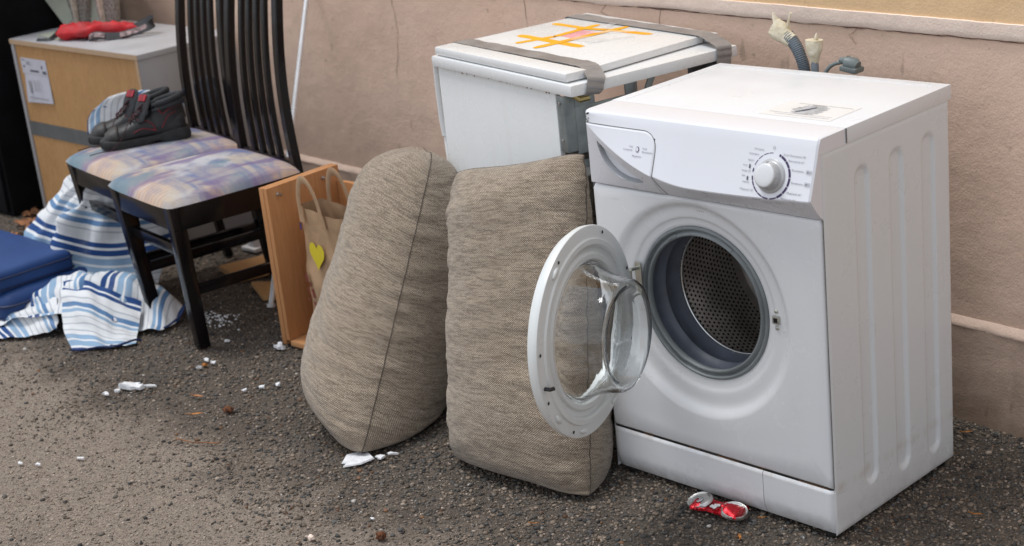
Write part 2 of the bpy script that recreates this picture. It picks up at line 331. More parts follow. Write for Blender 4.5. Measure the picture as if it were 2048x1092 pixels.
class G:
    """collects shapes into one mesh"""
    def __init__(s): s.v = []; s.f = []; s.m = []
    def add(s, vs, fs, mi=0):
        o = len(s.v); s.v += [Vector(x) for x in vs]; s.f += [tuple(i+o for i in f) for f in fs]; s.m += [mi]*len(fs); return s
    def box(s, x0, x1, y0, y1, z0, z1, bev=0., mi=0, T=None):
        bm = bmesh.new(); bmesh.ops.create_cube(bm, size=1)
        for v in bm.verts: v.co = Vector((x0+(v.co.x+.5)*(x1-x0), y0+(v.co.y+.5)*(y1-y0), z0+(v.co.z+.5)*(z1-z0)))
        if bev: bmesh.ops.bevel(bm, geom=bm.edges[:], offset=bev, segments=2, affect='EDGES', profile=.6)
        if T is not None: bmesh.ops.transform(bm, matrix=T, verts=bm.verts)
        bm.verts.index_update(); s.add([v.co.copy() for v in bm.verts], [[v.index for v in f.verts] for f in bm.faces], mi); bm.free(); return s
    def hexa(s, p, bev=0., mi=0):
        """p: 8 points, bottom 4 (ccw) then top 4"""
        bm = bmesh.new(); vs = [bm.verts.new(x) for x in p]
        for f in ((3,2,1,0),(4,5,6,7),(0,1,5,4),(1,2,6,5),(2,3,7,6),(3,0,4,7)): bm.faces.new([vs[i] for i in f])
        if bev: bmesh.ops.bevel(bm, geom=bm.edges[:], offset=bev, segments=2, affect='EDGES', profile=.6)
        bm.verts.index_update(); s.add([v.co.copy() for v in bm.verts], [[v.index for v in f.verts] for f in bm.faces], mi); bm.free(); return s
    def tube(s, pts, r, n=10, mi=0, cap=True, flat=1., up=None):
        pts = [Vector(p) for p in pts]; rs = r if isinstance(r, (list, tuple)) else [r]*len(pts)
        t0 = (pts[1]-pts[0]).normalized(); a = up if up is not None else (Vector((0,0,1)) if abs(t0.z) < .9 else Vector((1,0,0)))
        nrm = (a-t0*a.dot(t0)).normalized(); o = len(s.v); L = len(pts)
        for i, p in enumerate(pts):
            t = (pts[min(i+1, L-1)]-pts[max(i-1, 0)]).normalized(); nrm = (nrm-t*nrm.dot(t)).normalized(); bn = t.cross(nrm)
            for k in range(n):
                th = 2*PI*k/n; s.v.append(p+(nrm*math.cos(th)*flat+bn*math.sin(th))*rs[i])
        for i in range(L-1):
            for k in range(n): s.f.append((o+i*n+k, o+i*n+(k+1)%n, o+(i+1)*n+(k+1)%n, o+(i+1)*n+k)); s.m.append(mi)
        if cap: s.f += [tuple(o+k for k in range(n))[::-1], tuple(o+(L-1)*n+k for k in range(n))]; s.m += [mi, mi]
        return s
    def loft(s, rings, mi=0, cap=True, closed=False):
        o = len(s.v); n = len(rings[0])
        for r in rings: s.v += [Vector(p) for p in r]
        R_ = len(rings)
        for i in range(R_ if closed else R_-1):
            j = (i+1) % R_
            for k in range(n): s.f.append((o+i*n+k, o+i*n+(k+1)%n, o+j*n+(k+1)%n, o+j*n+k)); s.m.append(mi)
        if cap and not closed: s.f += [tuple(o+k for k in range(n))[::-1], tuple(o+(R_-1)*n+k for k in range(n))]; s.m += [mi, mi]
        return s
    def lathe(s, prof, cen, ax, n=96, mi=0, cap=False, e1=None):
        ax = Vector(ax).normalized(); a = Vector((0,0,1)) if abs(ax.z) < .9 else Vector((1,0,0)); e1 = ax.cross(a).normalized(); e2 = ax.cross(e1); cen = Vector(cen)
        rings = [[cen+ax*h+(e1*math.cos(2*PI*k/n)+e2*math.sin(2*PI*k/n))*r for k in range(n)] for r, h in prof]
        return s.loft(rings, mi, cap)
    def sphere(s, c, r, n=10, mi=0):
        rx, ry, rz = r if isinstance(r, (list, tuple)) else (r, r, r); c = Vector(c); rings = []
        for i in range(1, n): 
            ph = PI*i/n; rings.append([c+Vector((rx*math.sin(ph)*math.cos(2*PI*k/(2*n)), ry*math.sin(ph)*math.sin(2*PI*k/(2*n)), rz*math.cos(ph))) for k in range(2*n)])
        return s.loft(rings, mi)
    def build(s, name, mat, parent=None, smooth=True, ang=35, T=None, uv=None):
        vs = [T@x for x in s.v] if T is not None else s.v
        if isinstance(mat, (list, tuple)): return mk(name, vs, s.f, None, parent, smooth, ang, mats=list(mat), fm=s.m, uv=uv)
        return mk(name, vs, s.f, mat, parent, smooth, ang, uv=uv)
def thing(name, label, cat, loc=(0,0,0), rz=0, group=None):
    o = bpy.data.objects.new(name, None); o.empty_display_size = .1; C.objects.link(o); o.location = loc; o.rotation_euler = (0,0,rz)
    o['label'] = label; o['category'] = cat
    if group: o['group'] = group
    return o
def tag(o, label, cat, group=None):
    o['label'] = label; o['category'] = cat
    if group: o['group'] = group
    return o
def grid(fn, nu, nv, closed_u=False):
    vs = [fn(i/(nu-1) if not closed_u else i/nu, j/(nv-1)) for j in range(nv) for i in range(nu)]
    fs = []
    for j in range(nv-1):
        for i in range(nu if closed_u else nu-1):
            i2 = (i+1) % nu; fs.append((j*nu+i, j*nu+i2, (j+1)*nu+i2, (j+1)*nu+i))
    return vs, fs
def text(name, body, size, mat, T, parent, align='LEFT', depth=.0):
    cu = bpy.data.curves.new(name, 'FONT'); cu.body = body; cu.size = size; cu.align_x = align; cu.align_y = 'CENTER'; cu.extrude = depth; cu.resolution_u = 2
    o = bpy.data.objects.new(name, cu); C.objects.link(o)
    dg = bpy.context.evaluated_depsgraph_get(); me = bpy.data.meshes.new_from_object(o.evaluated_get(dg)); bpy.data.objects.remove(o); bpy.data.curves.remove(cu)
    me.name = name; me.materials.clear(); me.materials.append(mat)
    o = bpy.data.objects.new(name, me); C.objects.link(o); o.parent = parent; o.matrix_local = T; return o
def merge_text(items, name, mat, parent):
    """several lettering pieces as one printed part: items = (body,size,T,align)"""
    g = G()
    for body, size, T, al in items:
        o = text('tmp', body, size, mat, Matrix.Identity(4), None, al)
        g.add([T@v.co for v in o.data.vertices], [list(p.vertices) for p in o.data.polygons]); me = o.data; bpy.data.objects.remove(o); bpy.data.meshes.remove(me)
    return mk(name, g.v, g.f, mat, parent, smooth=False)
def fbm(p, sc_=1., o=4): return noise.fractal(Vector(p)*sc_, .5, 2., o)
def smooth01(x): x = max(0., min(1., x)); return x*x*(3-2*x)
def frame_T(o, x, z):
    """matrix with local X along x, local Y along z (up), normal = x cross z"""
    x = Vector(x).normalized(); z = Vector(z); z = (z-x*z.dot(x)).normalized(); n = x.cross(z); T = Matrix.Identity(4)
    for i in range(3): T[i][0] = x[i]; T[i][1] = z[i]; T[i][2] = n[i]; T[i][3] = o[i]
    return T

# ------------------------------------------------------------ ground
def gh(x, y): return .006*noise.noise(Vector((x*1.7, y*1.7, 0)))+.0025*noise.noise(Vector((x*9, y*9, 3)))
xs = np.concatenate([[-60,-20,-9], np.arange(-5.5, 3.01, .04), [6,20,60]]); ys = np.concatenate([[-60,-20,-7], np.arange(-3.2, 1.21, .04), [2, 6]])
vs = [(x, y, (gh(x, y)-.004) if -6 < x < 3.1 and -3.5 < y < 1.3 else -.004) for y in ys for x in xs]; nx = len(xs)
fs = [(j*nx+i, j*nx+i+1, (j+1)*nx+i+1, (j+1)*nx+i) for j in range(len(ys)-1) for i in range(nx-1)]
g = mk('ground', vs, fs, M['ground'], smooth=True, ang=0); g['kind'] = 'structure'

# loose grit: low-poly stones
def wally(x): return .65-.085*(x-.5)
ico = bmesh.new(); bmesh.ops.create_icosphere(ico, subdivisions=1, radius=1); IV = np.array([v.co[:] for v in ico.verts]); IF = np.array([[v.index for v in f.verts] for f in ico.faces]); ico.free()
def stones(N, name, sampler, smin, smax, pal):
    P = sampler(N); N = len(P)
    size = smin*(smax/smin)**(rng.random(N)**2.6)
    sq = rng.uniform(.55, 1.3, (N, 3))*np.array([1, 1, .6]); jit = 1+rng.uniform(-.28, .28, (N, 12, 1))
    th = rng.uniform(0, 2*PI, N); V = IV[None]*jit*sq[:, None]*size[:, None, None]/2
    c, s = np.cos(th)[:, None], np.sin(th)[:, None]; X = V[..., 0]*c-V[..., 1]*s; Y = V[..., 0]*s+V[..., 1]*c
    V = np.stack([X+P[:, 0:1], Y+P[:, 1:2], V[..., 2]+P[:, 2:3]+size[:, None]*.16], -1).reshape(-1, 3)
    F = (IF[None]+12*np.arange(N)[:, None, None]).reshape(-1, 3)
    me = bpy.data.meshes.new(name); me.vertices.add(len(V)); me.vertices.foreach_set('co', V.ravel())
    me.loops.add(F.size); me.loops.foreach_set('vertex_index', F.ravel().astype(np.int32)); me.polygons.add(len(F))
    me.polygons.foreach_set('loop_start', (np.arange(len(F))*3).astype(np.int32)); me.update(calc_edges=True)
    pal = np.array(pal); pc = pal[rng.choice(len(pal), N, p=pal[:, 3]/pal[:, 3].sum())][:, :3]*rng.uniform(.6, 1.25, (N, 1))
    a = me.color_attributes.new('tint', 'FLOAT_COLOR', 'POINT'); a.data.foreach_set('color', np.repeat(np.concatenate([pc, np.ones((N, 1))], 1), 12, 0).astype(np.float32).ravel())
    me.materials.append(M['grit']); o = bpy.data.objects.new(name, me); C.objects.link(o); o['kind'] = 'stuff'; return o
def samp(loose):
    def f(N):
        P = np.stack([rng.uniform(-4.2, 1.9, N*5), rng.uniform(-1.7, .95, N*5)], -1)
        P = P[P[:, 1] < .655-.085*(P[:, 0]-.5)]
        # inside the camera's field (ground only)
        cam_ = np.array([2.3611, -2.4365, 1.6557]); R_ = np.array([list(r2), list(u2), list(fwd)])
        Q = (np.c_[P, np.zeros(len(P))]-cam_)@R_.T; ok = (abs(Q[:, 0]/Q[:, 2]) < .34) & (abs(Q[:, 1]/Q[:, 2]) < .19); P = P[ok]; Q = Q[ok]
        dd = .06*P[:, 0]+P[:, 1]; nn = np.array([noise.noise(Vector((p[0]*3, p[1]*3, 5))) for p in P])*.22
        k = 1/(1+np.exp((dd+nn+.50)*-11)); keep = rng.random(len(P)) < (.07+.93*k if loose else .35+.65*(1-k)); keep &= rng.random(len(P)) < np.clip(14/Q[:, 2]**2, .3, 1)
        P = P[keep]; P = P[:N]
        z = np.array([gh(p[0], p[1]) for p in P])-.004
        return np.c_[P, z]
    return f
PAL = [(.10,.097,.092,4),(.14,.122,.103,5),(.185,.145,.11,5),(.25,.195,.15,3),(.062,.058,.055,3),(.32,.26,.21,.7),(.18,.10,.06,.4),(.45,.42,.38,.12)]
stones(80000, 'grit', samp(True), .0035, .0135, PAL)
stones(46000, 'worn_grit', samp(False), .0025, .008, [(.33,.265,.215,4),(.39,.32,.265,3),(.25,.205,.165,2),(.44,.37,.31,.8),(.17,.155,.14,1)])

# ------------------------------------------------------------ wall
WR = -0.08480
wall = thing('plastered_wall', 'long pink plastered building wall with darker projecting plinth behind the discarded things', 'wall', (.5, .65, 0), math.atan(-.085))
def wl(x): return x  # local x along the wall, local -y towards the street
g = G()
# upper pink face set back 12 mm from the plinth, plinth with sloping worn ledge
def wallsheet(z0, z1, y, nx_, nz_, amp):
    def f(u_, v_):
        x = -7+u_*13; z = z0+v_*(z1-z0); return (x, y+amp*noise.noise(Vector((x*1.5, z*1.5, y*9)))+amp*.35*noise.noise(Vector((x*7, z*7, 4))), z)
    return grid(f, nx_, nz_)
g.add(*wallsheet(.249, .900, .016, 260, 16, .0035)); g.build('plaster_face', M['plaster'], wall, ang=0)
g = G(); g.add(*wallsheet(-.06, .236, .0, 260, 8, .003)); g.build('plinth', M['plinth'], wall, ang=0)
def led(u_, v_):
    x = -7+u_*13; e = .004*noise.noise(Vector((x*6, 1, 0)))+.004*noise.noise(Vector((x*23, 2, 0)))
    P_ = [(.001, .228), (-.002+e*.6, .234+e*.5), (.002+e*.6, .240+e), (.009, .247+e*.7), (.018, .254)]
    y, z = P_[int(round(v_*4))]; return (x, y, z)
g = G(); g.add(*grid(led, 700, 5)); g.build('plinth_ledge', M['ledge'], wall, ang=0)
def bandf(u_, v_):
    x = -7+u_*13; e = .004*noise.noise(Vector((x*4, 7, 0)))+.0035*noise.noise(Vector((x*17, 8, 0)))
    e2_ = .0018*noise.noise(Vector((x*5, 3, 2)))+.001*noise.noise(Vector((x*30, 3, 5))); P_ = [(.018, .899+e), (.012, .9005+e), (.0105, .903+e), (.011, .915), (.0105, .928), (.0110, .9365+e2_), (.0165, .9380+e2_)]
    y, z = P_[int(round(v_*6))]; return (x, y, z)
g = G(); g.add(*grid(bandf, 700, 7)); g.build('band_course', M['band'], wall, ang=40)
g = G(); g.add(*wallsheet(.930, 3.2, .0145, 200, 12, .0012)); g.build('ochre_face', M['ochre'], wall, ang=0)
g = G(); g.box(-7, 6, .06, .3, -.06, 3.19); g.build('masonry', M['plinth'], wall, smooth=False)
# cracks under the band
def crack(pts, r, jit=.004, seed=0):
    out = []; random.seed(seed)
    for (a, b_) in zip(pts[:-1], pts[1:]):
        n_ = max(2, int((Vector(b_)-Vector(a)).length/.02))
        for k in range(n_): out.append(Vector(a).lerp(Vector(b_), k/n_)+Vector((random.uniform(-jit, jit), 0, random.uniform(-jit, jit))))
    out.append(Vector(pts[-1])); rs = [r*random.uniform(.4, 1.1) for _ in out]; return out, rs
g = G(); p, r = crack([(-3.5, .0150, .8985), (4.4, .0150, .8985)], .0016, .0016, 3); g.tube(p, r, 5)
for (x, z0, z1, sd_) in ((-1.47, .897, .70, 1), (-.92, .897, .80, 2), (-2.13, .897, .6, 5), (-.28, .897, .86, 6), (-1.12, .897, .86, 8)):
    p, r = crack([(x, .0148, z0), (x+.03*math.sin(sd_*3), .0146, (z0+z1)/2), (x+.02*math.sin(sd_), .0148, z1)], .0006, .003, sd_); g.tube(p, r, 5)
g.build('crack', M['crack'], wall)

# ------------------------------------------------------------ washing machine
wm = thing('washing_machine', 'white front-loading washing machine with its round glass door hanging open', 'washing machine')
BX = .6; YD = .452
# side panels: pressed grooves
def side_panel(x, sign, name):
    NY, NZ = 150, 140; y0, y1, z0, z1 = .005, YD, .012, .818
    gr = [(.135, .085, .758), (.255, .068, .762), (.372, .060, .764)]
    def f(u_, v_):
        y = y0+u_*(y1-y0); z = z0+v_*(z1-z0); d_ = 0
        for gy, ga, gb in gr:
            zz = min(max(z, ga+.02), gb-.02); r = math.hypot(y-gy, z-zz)
            d_ = max(d_, smooth01((.0255-r)/.008))
        e = min(u_, 1-u_)*(y1-y0); ez = min(v_, 1-v_)*(z1-z0); rd = max(0, .004-min(e, ez))
        return (x+sign*(-.006*d_-rd*.5), y, z)
    vs, fs = grid(f, NY, NZ)
    o = mk(name, vs, fs, M['enamel_side'], wm, ang=0); return o
side_panel(.6, 1, 'side_panel'); side_panel(0., -1, 'side_panel')
g = G(); g.box(.003, .597, YD-.004, YD-.001, .012, .815); g.build('back_panel', M['galv'], wm, smooth=False)
# carcass behind the front so no light leaks round the seams
for z_ in (.012, .800):
    g = G(); g.box(.004, .596, .034, .440, z_, z_+.008); g.build('chassis_tray', M['galv_dark'], wm, smooth=False)
# front sheet with dished ring round the porthole
CO = (.272, .442); CI = (.274, .452)
NS = 192
def ring(cx, cz, r, y): return [(cx+r*math.cos(2*PI*k/NS), y, cz+r*math.sin(2*PI*k/NS)) for k in range(NS)]
x0, x1, z0, z1 = .002, .598, .1165, .6893
def rectpt(k, ins, y):
    th = 2*PI*k/NS; c_, s_ = math.cos(th), math.sin(th); t = 1e9
    if c_ > 0: t = min(t, (x1-ins-CO[0])/c_)
    if c_ < 0: t = min(t, (x0+ins-CO[0])/c_)
    if s_ > 0: t = min(t, (z1-ins-CO[1])/s_)
    if s_ < 0: t = min(t, (z0+ins-CO[1])/s_)
    return (CO[0]+t*c_, y, CO[1]+t*s_)
rings = [[rectpt(k, i_, y_) for k in range(NS)] for i_, y_ in ((0, .016), (.0005, .008), (.003, .0025), (.008, 0))]
last = rings[-1]
def lerpring(a, b_, t): return [tuple(a[k][j]*(1-t)+b_[k][j]*t for j in range(3)) for k in range(NS)]
r0 = ring(*CO, .243, 0.)
for t in (.33, .66, 1): rings.append(lerpring(last, r0, t))
for R_, y_, t in ((.239,.0006,0),(.234,.0028,.0),(.229,.0068,.1),(.225,.0105,.15),(.221,.0128,.2),(.214,.0145,.3),(.204,.0150,.5),(.196,.0155,.7),(.192,.0165,.8),(.189,.0185,.9),(.186,.0198,1),(.178,.0205,1),(.172,.0215,1),(.169,.0245,1),(.167,.032,1)):
    rings.append(ring(CO[0]*(1-t)+CI[0]*t, CO[1]*(1-t)+CI[1]*t, R_, y_))
g = G(); g.loft(rings, cap=False); g.build('front_panel', M['enamel'], wm, ang=45)
# plinth (kick panel): slightly convex, seam on its right third
def kick(xa, xb, name):
    def f(u_, v_):
        x = xa+u_*(xb-xa); z = .014+v_*(.1142-.014); y = -.002+.012*max(0, (.04-(z-.014))/.04)**2 + (.004 if v_ > .97 else 0)
        if x > .59: y += .010*((x-.59)/.01)**2
        if x < .01: y += .010*((.01-x)/.01)**2
        return (x, y, z)
    vs, fs = grid(f, 40, 24); o = mk(name, vs, fs, M['enamel'], wm, ang=0); return o
kick(.0, .4225, 'kick_panel'); kick(.4235, .6, 'kick_panel')
g = G(); g.box(.004, .596, .006, .018, .1115, .1172); g.build('kick_seam', M['gap'], wm, smooth=False)
g = G(); 
for (a, b_) in ((.09, .12), (.22, .25), (.30, .36), (.40, .42), (.51, .585)): g.box(a, b_, .0035, .0058, .1136, .1150)
g.build('seam_rust', M['rust'], wm, smooth=False)
# control panel
def zk(x): t = max(0, 1-x/.30); return .735+.088*t**1.7 - .012*math.sin(PI*min(1, x/.6))
def bb(x): t = max(0, 1-x/.26); return .0375*(1-t**2)
ZT, ZB = .845, .690
def sy(x, z):
    k = zk(x)
    if z >= k: return -bb(x)*(ZT-z)/(ZT-k)*(1-.10*(z-k)/(ZT-k))
    return -bb(x)*((z-ZB)/(k-ZB))**.8
cols = []; XN = 150
for i in range(XN+1):
    x = i/XN*BX; e = min(x, BX-x); ed = max(0, .004-e); col_ = [(x, .086, .8495-ed*.3), (x, .012, .850-ed*.5), (x, .005, .8487-ed*.5), (x, .001+ed, ZT)]
    k = zk(x)
    for j in range(1, 13): z = ZT+(k+.0015-ZT)*j/12; col_.append((x, sy(x, z)+ed*.8, z))
    for j in range(0, 8): z = k-.0015+(ZB-k+.0015)*j/7; col_.append((x, sy(x, z)+ed*.8, z))
    col_ += [(x, .0035, ZB-.001), (x, .0035, .8175), (x, .086, .8175)]; cols.append(col_)
nc = len(cols[0]); vs = [p for c_ in cols for p in c_]
fs = [(i*nc+j, i*nc+j+1, (i+1)*nc+j+1, (i+1)*nc+j) for i in range(XN) for j in range(nc-1)]
fs += [tuple(range(nc)), tuple(XN*nc+j for j in range(nc))[::-1]]
fm = [1 if (15 <= j < 23) else 0 for i in range(XN) for j in range(nc-1)]+[0, 0]
keepf = [i for i, f in enumerate(fs) if not (len(f) == 4 and max(vs[q][0] for q in f) < .2045 and min(vs[q][1] for q in f) < .0034 and max(vs[q][2] for q in f) < .8185)]
fs = [fs[i] for i in keepf]; fm = [fm[i] for i in keepf]
mk('control_panel', vs, fs, None, wm, ang=16, mats=[M['plastic_white'], M['panel_shade']], fm=fm)
# worktop
g = G(); g.box(-.0005, .6012, .0868, .462, .818, .850, .003); wt = g.build('worktop', M['top_white'], wm)
g = G(); g.box(.025, .029, .10, .435, .8499, .8506); g.box(.029, .575, .431, .435, .8499, .8506); g.build('worktop_bead', M['top_white'], wt, smooth=False)
g = G(); g.box(.0, .6025, .0862, .0874, .820, .8488); g.build('worktop_seam', M['softgap'], wt, smooth=False)
# rating / warning sticker printed on the worktop, with a smudge
st = G(); st.box(.375, .545, .112, .225, .8503, .8507); st = st.build('warning_sticker', simple('sticker_film', (.80,.795,.785), .35, var=.01), wt, smooth=False)
g = G()
rr = random.Random(5)
for k in range(9):
    y = .125+k*.0105; w0 = .385+(.02 if k in (0, 8) else 0); w1 = .535-(.05 if k % 4 == 3 else 0)
    if k in (0, 1, 8): g.box(w0, w1, y, y+.0014, .85085, .8511)
for k in range(12):
    y = .136+k*.0062; hw = .036*math.sqrt(max(0, 1-((k-5.5)/6.2)**2)); g.box(.458-hw*rr.uniform(.85, 1.1), .458+hw*rr.uniform(.85, 1.1), y, y+.0042, .85085, .8511)
g.build('sticker_print', simple('sticker_ink', (.46,.46,.47), .5, var=.25, sc_=70), st, smooth=False)
g = G(); g.tube([(.44, .148, .8513), (.452, .165, .8513), (.462, .190, .8513)], [.0012, .0022, .001], 5); g.build('sticker_smudge', M['ink'], st)
# detergent drawer: patch over the panel with a scooped crescent grip
dx0, dx1, dz1 = .003, .207, .822
g = G(); NU, NV_ = 170, 130
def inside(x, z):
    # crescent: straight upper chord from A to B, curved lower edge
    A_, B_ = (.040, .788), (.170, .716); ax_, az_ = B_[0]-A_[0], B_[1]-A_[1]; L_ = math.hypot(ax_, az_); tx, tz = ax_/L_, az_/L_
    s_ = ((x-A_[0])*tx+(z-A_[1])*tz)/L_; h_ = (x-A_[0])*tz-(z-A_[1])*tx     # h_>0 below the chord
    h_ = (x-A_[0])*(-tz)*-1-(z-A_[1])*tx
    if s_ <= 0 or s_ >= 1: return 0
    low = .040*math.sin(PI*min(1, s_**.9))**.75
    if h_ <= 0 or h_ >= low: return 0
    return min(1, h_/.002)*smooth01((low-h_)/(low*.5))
def drw(u_, v_):
    x = dx0+u_*(dx1-dx0); zt = dz1; zb = zk(x)-.0 if False else ZB+.001
    rc = .035
    if x > dx1-rc: zt = dz1-(rc-math.sqrt(max(0, rc*rc-(x-(dx1-rc))**2)))
    z = zt+v_*(zb-zt); y = sy(x, z)-.0022
    e = min(x-dx0, dx1-x, zt-z); y += max(0, .003-e)*.7
    y += .07*inside(x, z); return (x, y, z)
vs, fs = grid(drw, NU, NV_)
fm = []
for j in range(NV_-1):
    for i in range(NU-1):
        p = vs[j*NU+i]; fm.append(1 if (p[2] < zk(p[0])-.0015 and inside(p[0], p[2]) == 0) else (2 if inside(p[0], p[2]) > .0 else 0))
dr = mk('detergent_drawer', vs, fs, None, wm, ang=25, mats=[M['plastic_white'], M['panel_shade'], M['grip_shade']], fm=fm)
pts = [(dx0, sy(dx0, dz1+.001)-.0006, dz1+.0012)]
for k in range(1, 30): x = dx0+(dx1-.035-dx0)*k/29; pts.append((x, sy(x, dz1+.001)-.0006, dz1+.0012))
for k in range(1, 10): a = PI/2*(1-k/9); x = dx1-.035+.036*math.cos(a); z = dz1-.035+.036*math.sin(a); pts.append((x, sy(x, z)-.0006, z))
for k in range(1, 24): z = dz1-.035+(ZB+.002-dz1+.035)*k/23; x = dx1+.0012+ (.012*max(0, (.735-z)/.045)); pts.append((x, sy(x, z)-.0006, z))
g = G(); g.tube(pts, .0008, 5); g.build('drawer_gap', M['softgap'], dr)
def panelT(x, z, off=.0006):
    e = .004; px = Vector((x+e, sy(x+e, z), z))-Vector((x-e, sy(x-e, z), z)); pz = Vector((x, sy(x, z+e), z+e))-Vector((x, sy(x, z-e), z-e))
    T = frame_T((x, sy(x, z), z), px, pz); n = Vector((T[0][2], T[1][2], T[2][2])); 
    for i in range(3): T[i][3] += n[i]*off
    return T
merge_text([('Koch', .0058, panelT(.176, .7875, .003), 'LEFT'), ('Buntwäsche', .0058, panelT(.176, .781, .003), 'LEFT'), ('Fein', .0058, panelT(.150, .7885, .003), 'RIGHT'), ('Vorwäsche', .0058, panelT(.150, .782, .003), 'RIGHT'), ('Pflegeleicht', .0055, panelT(.163, .771, .003), 'CENTER')], 'drawer_lettering', M['ink_light'], dr)
g = G(); n_ = 24
for (ro, ri, mi_) in ((.0062, .0048, 0),):
    T = panelT(.163, .7845, .0032)
    o_ = [T@Vector((.72*ro*math.cos(2*PI*k/n_), ro*math.sin(2*PI*k/n_), 0)) for k in range(n_)]; i_ = [T@Vector((.72*ri*math.cos(2*PI*k/n_)-.0007, ri*math.sin(2*PI*k/n_)+.0003, 0)) for k in range(n_)]
    g.add(o_+i_, [(k, (k+1) % n_, n_+(k+1) % n_, n_+k) for k in range(n_)])
g.build('drawer_emblem', M['ink_purple'], dr, smooth=False)
# programme dial
KX, KZ = .502, .7715; TK = panelT(KX, KZ, 0); KN = Vector((TK[0][2], TK[1][2], TK[2][2])); KC = Vector((KX, sy(KX, KZ), KZ))
kn = G(); kn.lathe([(.0330,-.001),(.0335,.002),(.0315,.004),(.0295,.0045),(.0275,.006),(.0265,.016),(.0245,.0205),(.0232,.0215)], KC, KN, 64)
knob = kn.build('programme_knob', M['knob_grey'], wm, ang=30)
kn = G(); kn.lathe([(.0234,.0205),(.0225,.0228),(.0205,.0236),(.012,.0243),(.0001,.0245)], KC, KN, 64); kn.build('knob_cap', M['knob_light'], knob, ang=60)
g = G(); g.box(-.0012, .0012, .0215, .0275, .012, .0222, .0005, T=Matrix(TK)); g.build('knob_pointer', M['white_print'], knob)
segs = [(72, 66), (64, 47), (45, 27), (25, 3), (1, -20), (-22, -42), (-44, -62), (-64, -84), (-90, -108), (-110, -126), (-128, -146), (-148, -160), (-162, -174), (176, 166), (158, 142), (139, 124), (121, 106), (104, 92)]
g = G()
for a0, a1 in segs:
    right = -64 <= a1 and a0 <= 72 and a0 > -90; ri, ro = (.0415, .0462) if right else (.0425, .0452)
    if a0 > 100 and a0 < 165: ri, ro = .0436, .0450
    n_ = 6; P_ = []
    for k in range(n_+1):
        a = math.radians(a0+(a1-a0)*k/n_); P_ += [TK@Vector((ri*math.cos(a), ri*math.sin(a), .0009)), TK@Vector((ro*math.cos(a), ro*math.sin(a), .0009))]
    g.add(P_, [(2*k, 2*k+1, 2*k+3, 2*k+2) for k in range(n_)])
g.build('dial_scale', M['ink_purple'], wm, smooth=False)
lets = [(62, 'Koch/ Buntwäsche 90°'), (43, 'Buntwäsche 60°'), (20, 'Buntwäsche'), (-8, 'Buntwäsche'), (-33, 'Pflegeleicht 60°'), (-52, 'Feinwäsche 40°')]
items = []
for a, s in lets:
    a = math.radians(a); x, z = KX+.050*math.cos(a), KZ+.047*math.sin(a)
    items.append((s, .0057, panelT(x, z, .0012), 'LEFT'))
for dx_, dz_, s, al in ((-.024, .046, 'Schongang', 'RIGHT'), (-.034, .036, 'Schleudern', 'RIGHT'), (-.044, .024, 'Spülen', 'RIGHT'), (-.058, .0135, 'Kurz', 'RIGHT'), (-.048, .003, 'Wolle 30°', 'RIGHT'), (-.060, -.006, 'Fein', 'RIGHT'), (-.049, -.017, 'Intensiv', 'RIGHT'), (-.036, -.031, 'Pflegeleicht 30°', 'RIGHT'), (-.016, -.046, 'Pflege 40°', 'RIGHT'), (-.014, -.050, 'Pflege 40°', 'LEFT'), (.016, -.0475, 'Wolle', 'LEFT')):
    items.append((s, .0054, panelT(KX+dx_, KZ+dz_, .0012), al))
items.append(('O', .0085, panelT(KX-.0, KZ+.0515, .0012), 'CENTER'))
merge_text(items, 'dial_lettering', M['ink_light'], wm)
g = G()
for dx_, dz_ in ((-.0525, .0125), (-.0545, -.010)):
    T = panelT(KX+dx_, KZ+dz_, .0012); g.box(-.0016, .0016, -.004, .003, 0, .0002, T=T); g.box(-.0008, .0008, .003, .0045, 0, .0002, T=T)
for dz_ in (.0155, -.0065):
    T = panelT(KX+.0865, KZ+dz_+.0005, .0012)
    for (a, b_, c_, d_) in ((-.006, .006, .0032, .0036), (-.006, .006, -.0036, -.0032), (-.0063, -.0059, -.0032, .0032), (.0059, .0063, -.0032, .0032), (-.0035, -.0015, -.002, .002), (.001, .0035, .0005, .0015), (.001, .0035, -.0015, -.0005)): g.box(a, b_, c_, d_, 0, .0002, T=T)
g.build('dial_symbol', M['ink'], wm, smooth=False)
# barcode strip above the porthole
g = G(); rr = random.Random(2)
for k in range(17):
    x = .2745+k*.0017; g.box(x, x+rr.choice((.0006, .0009, .0012)), .0137, .0141, .6612, .6660)
for k in range(4):
    x = .281+k*.005; g.box(x, x+.003, .0137, .0141, .6592, .6600)
g.build('barcode_print', M['ink_brown'], wm, smooth=False)
# scuffs on the panel's left corner
g = G(); rr = random.Random(3)
for k in range(16):
    x, z = rr.uniform(.001, .012), rr.uniform(.822, .843); y = sy(x, z)+max(0, .004-x)*.8-.0006
    g.box(x, x+rr.uniform(.0008, .003), y-.0002, y+.0006, z, z+rr.uniform(.0008, .003))
g.build('chipped_paint', M['black_plastic'], wm, smooth=False)
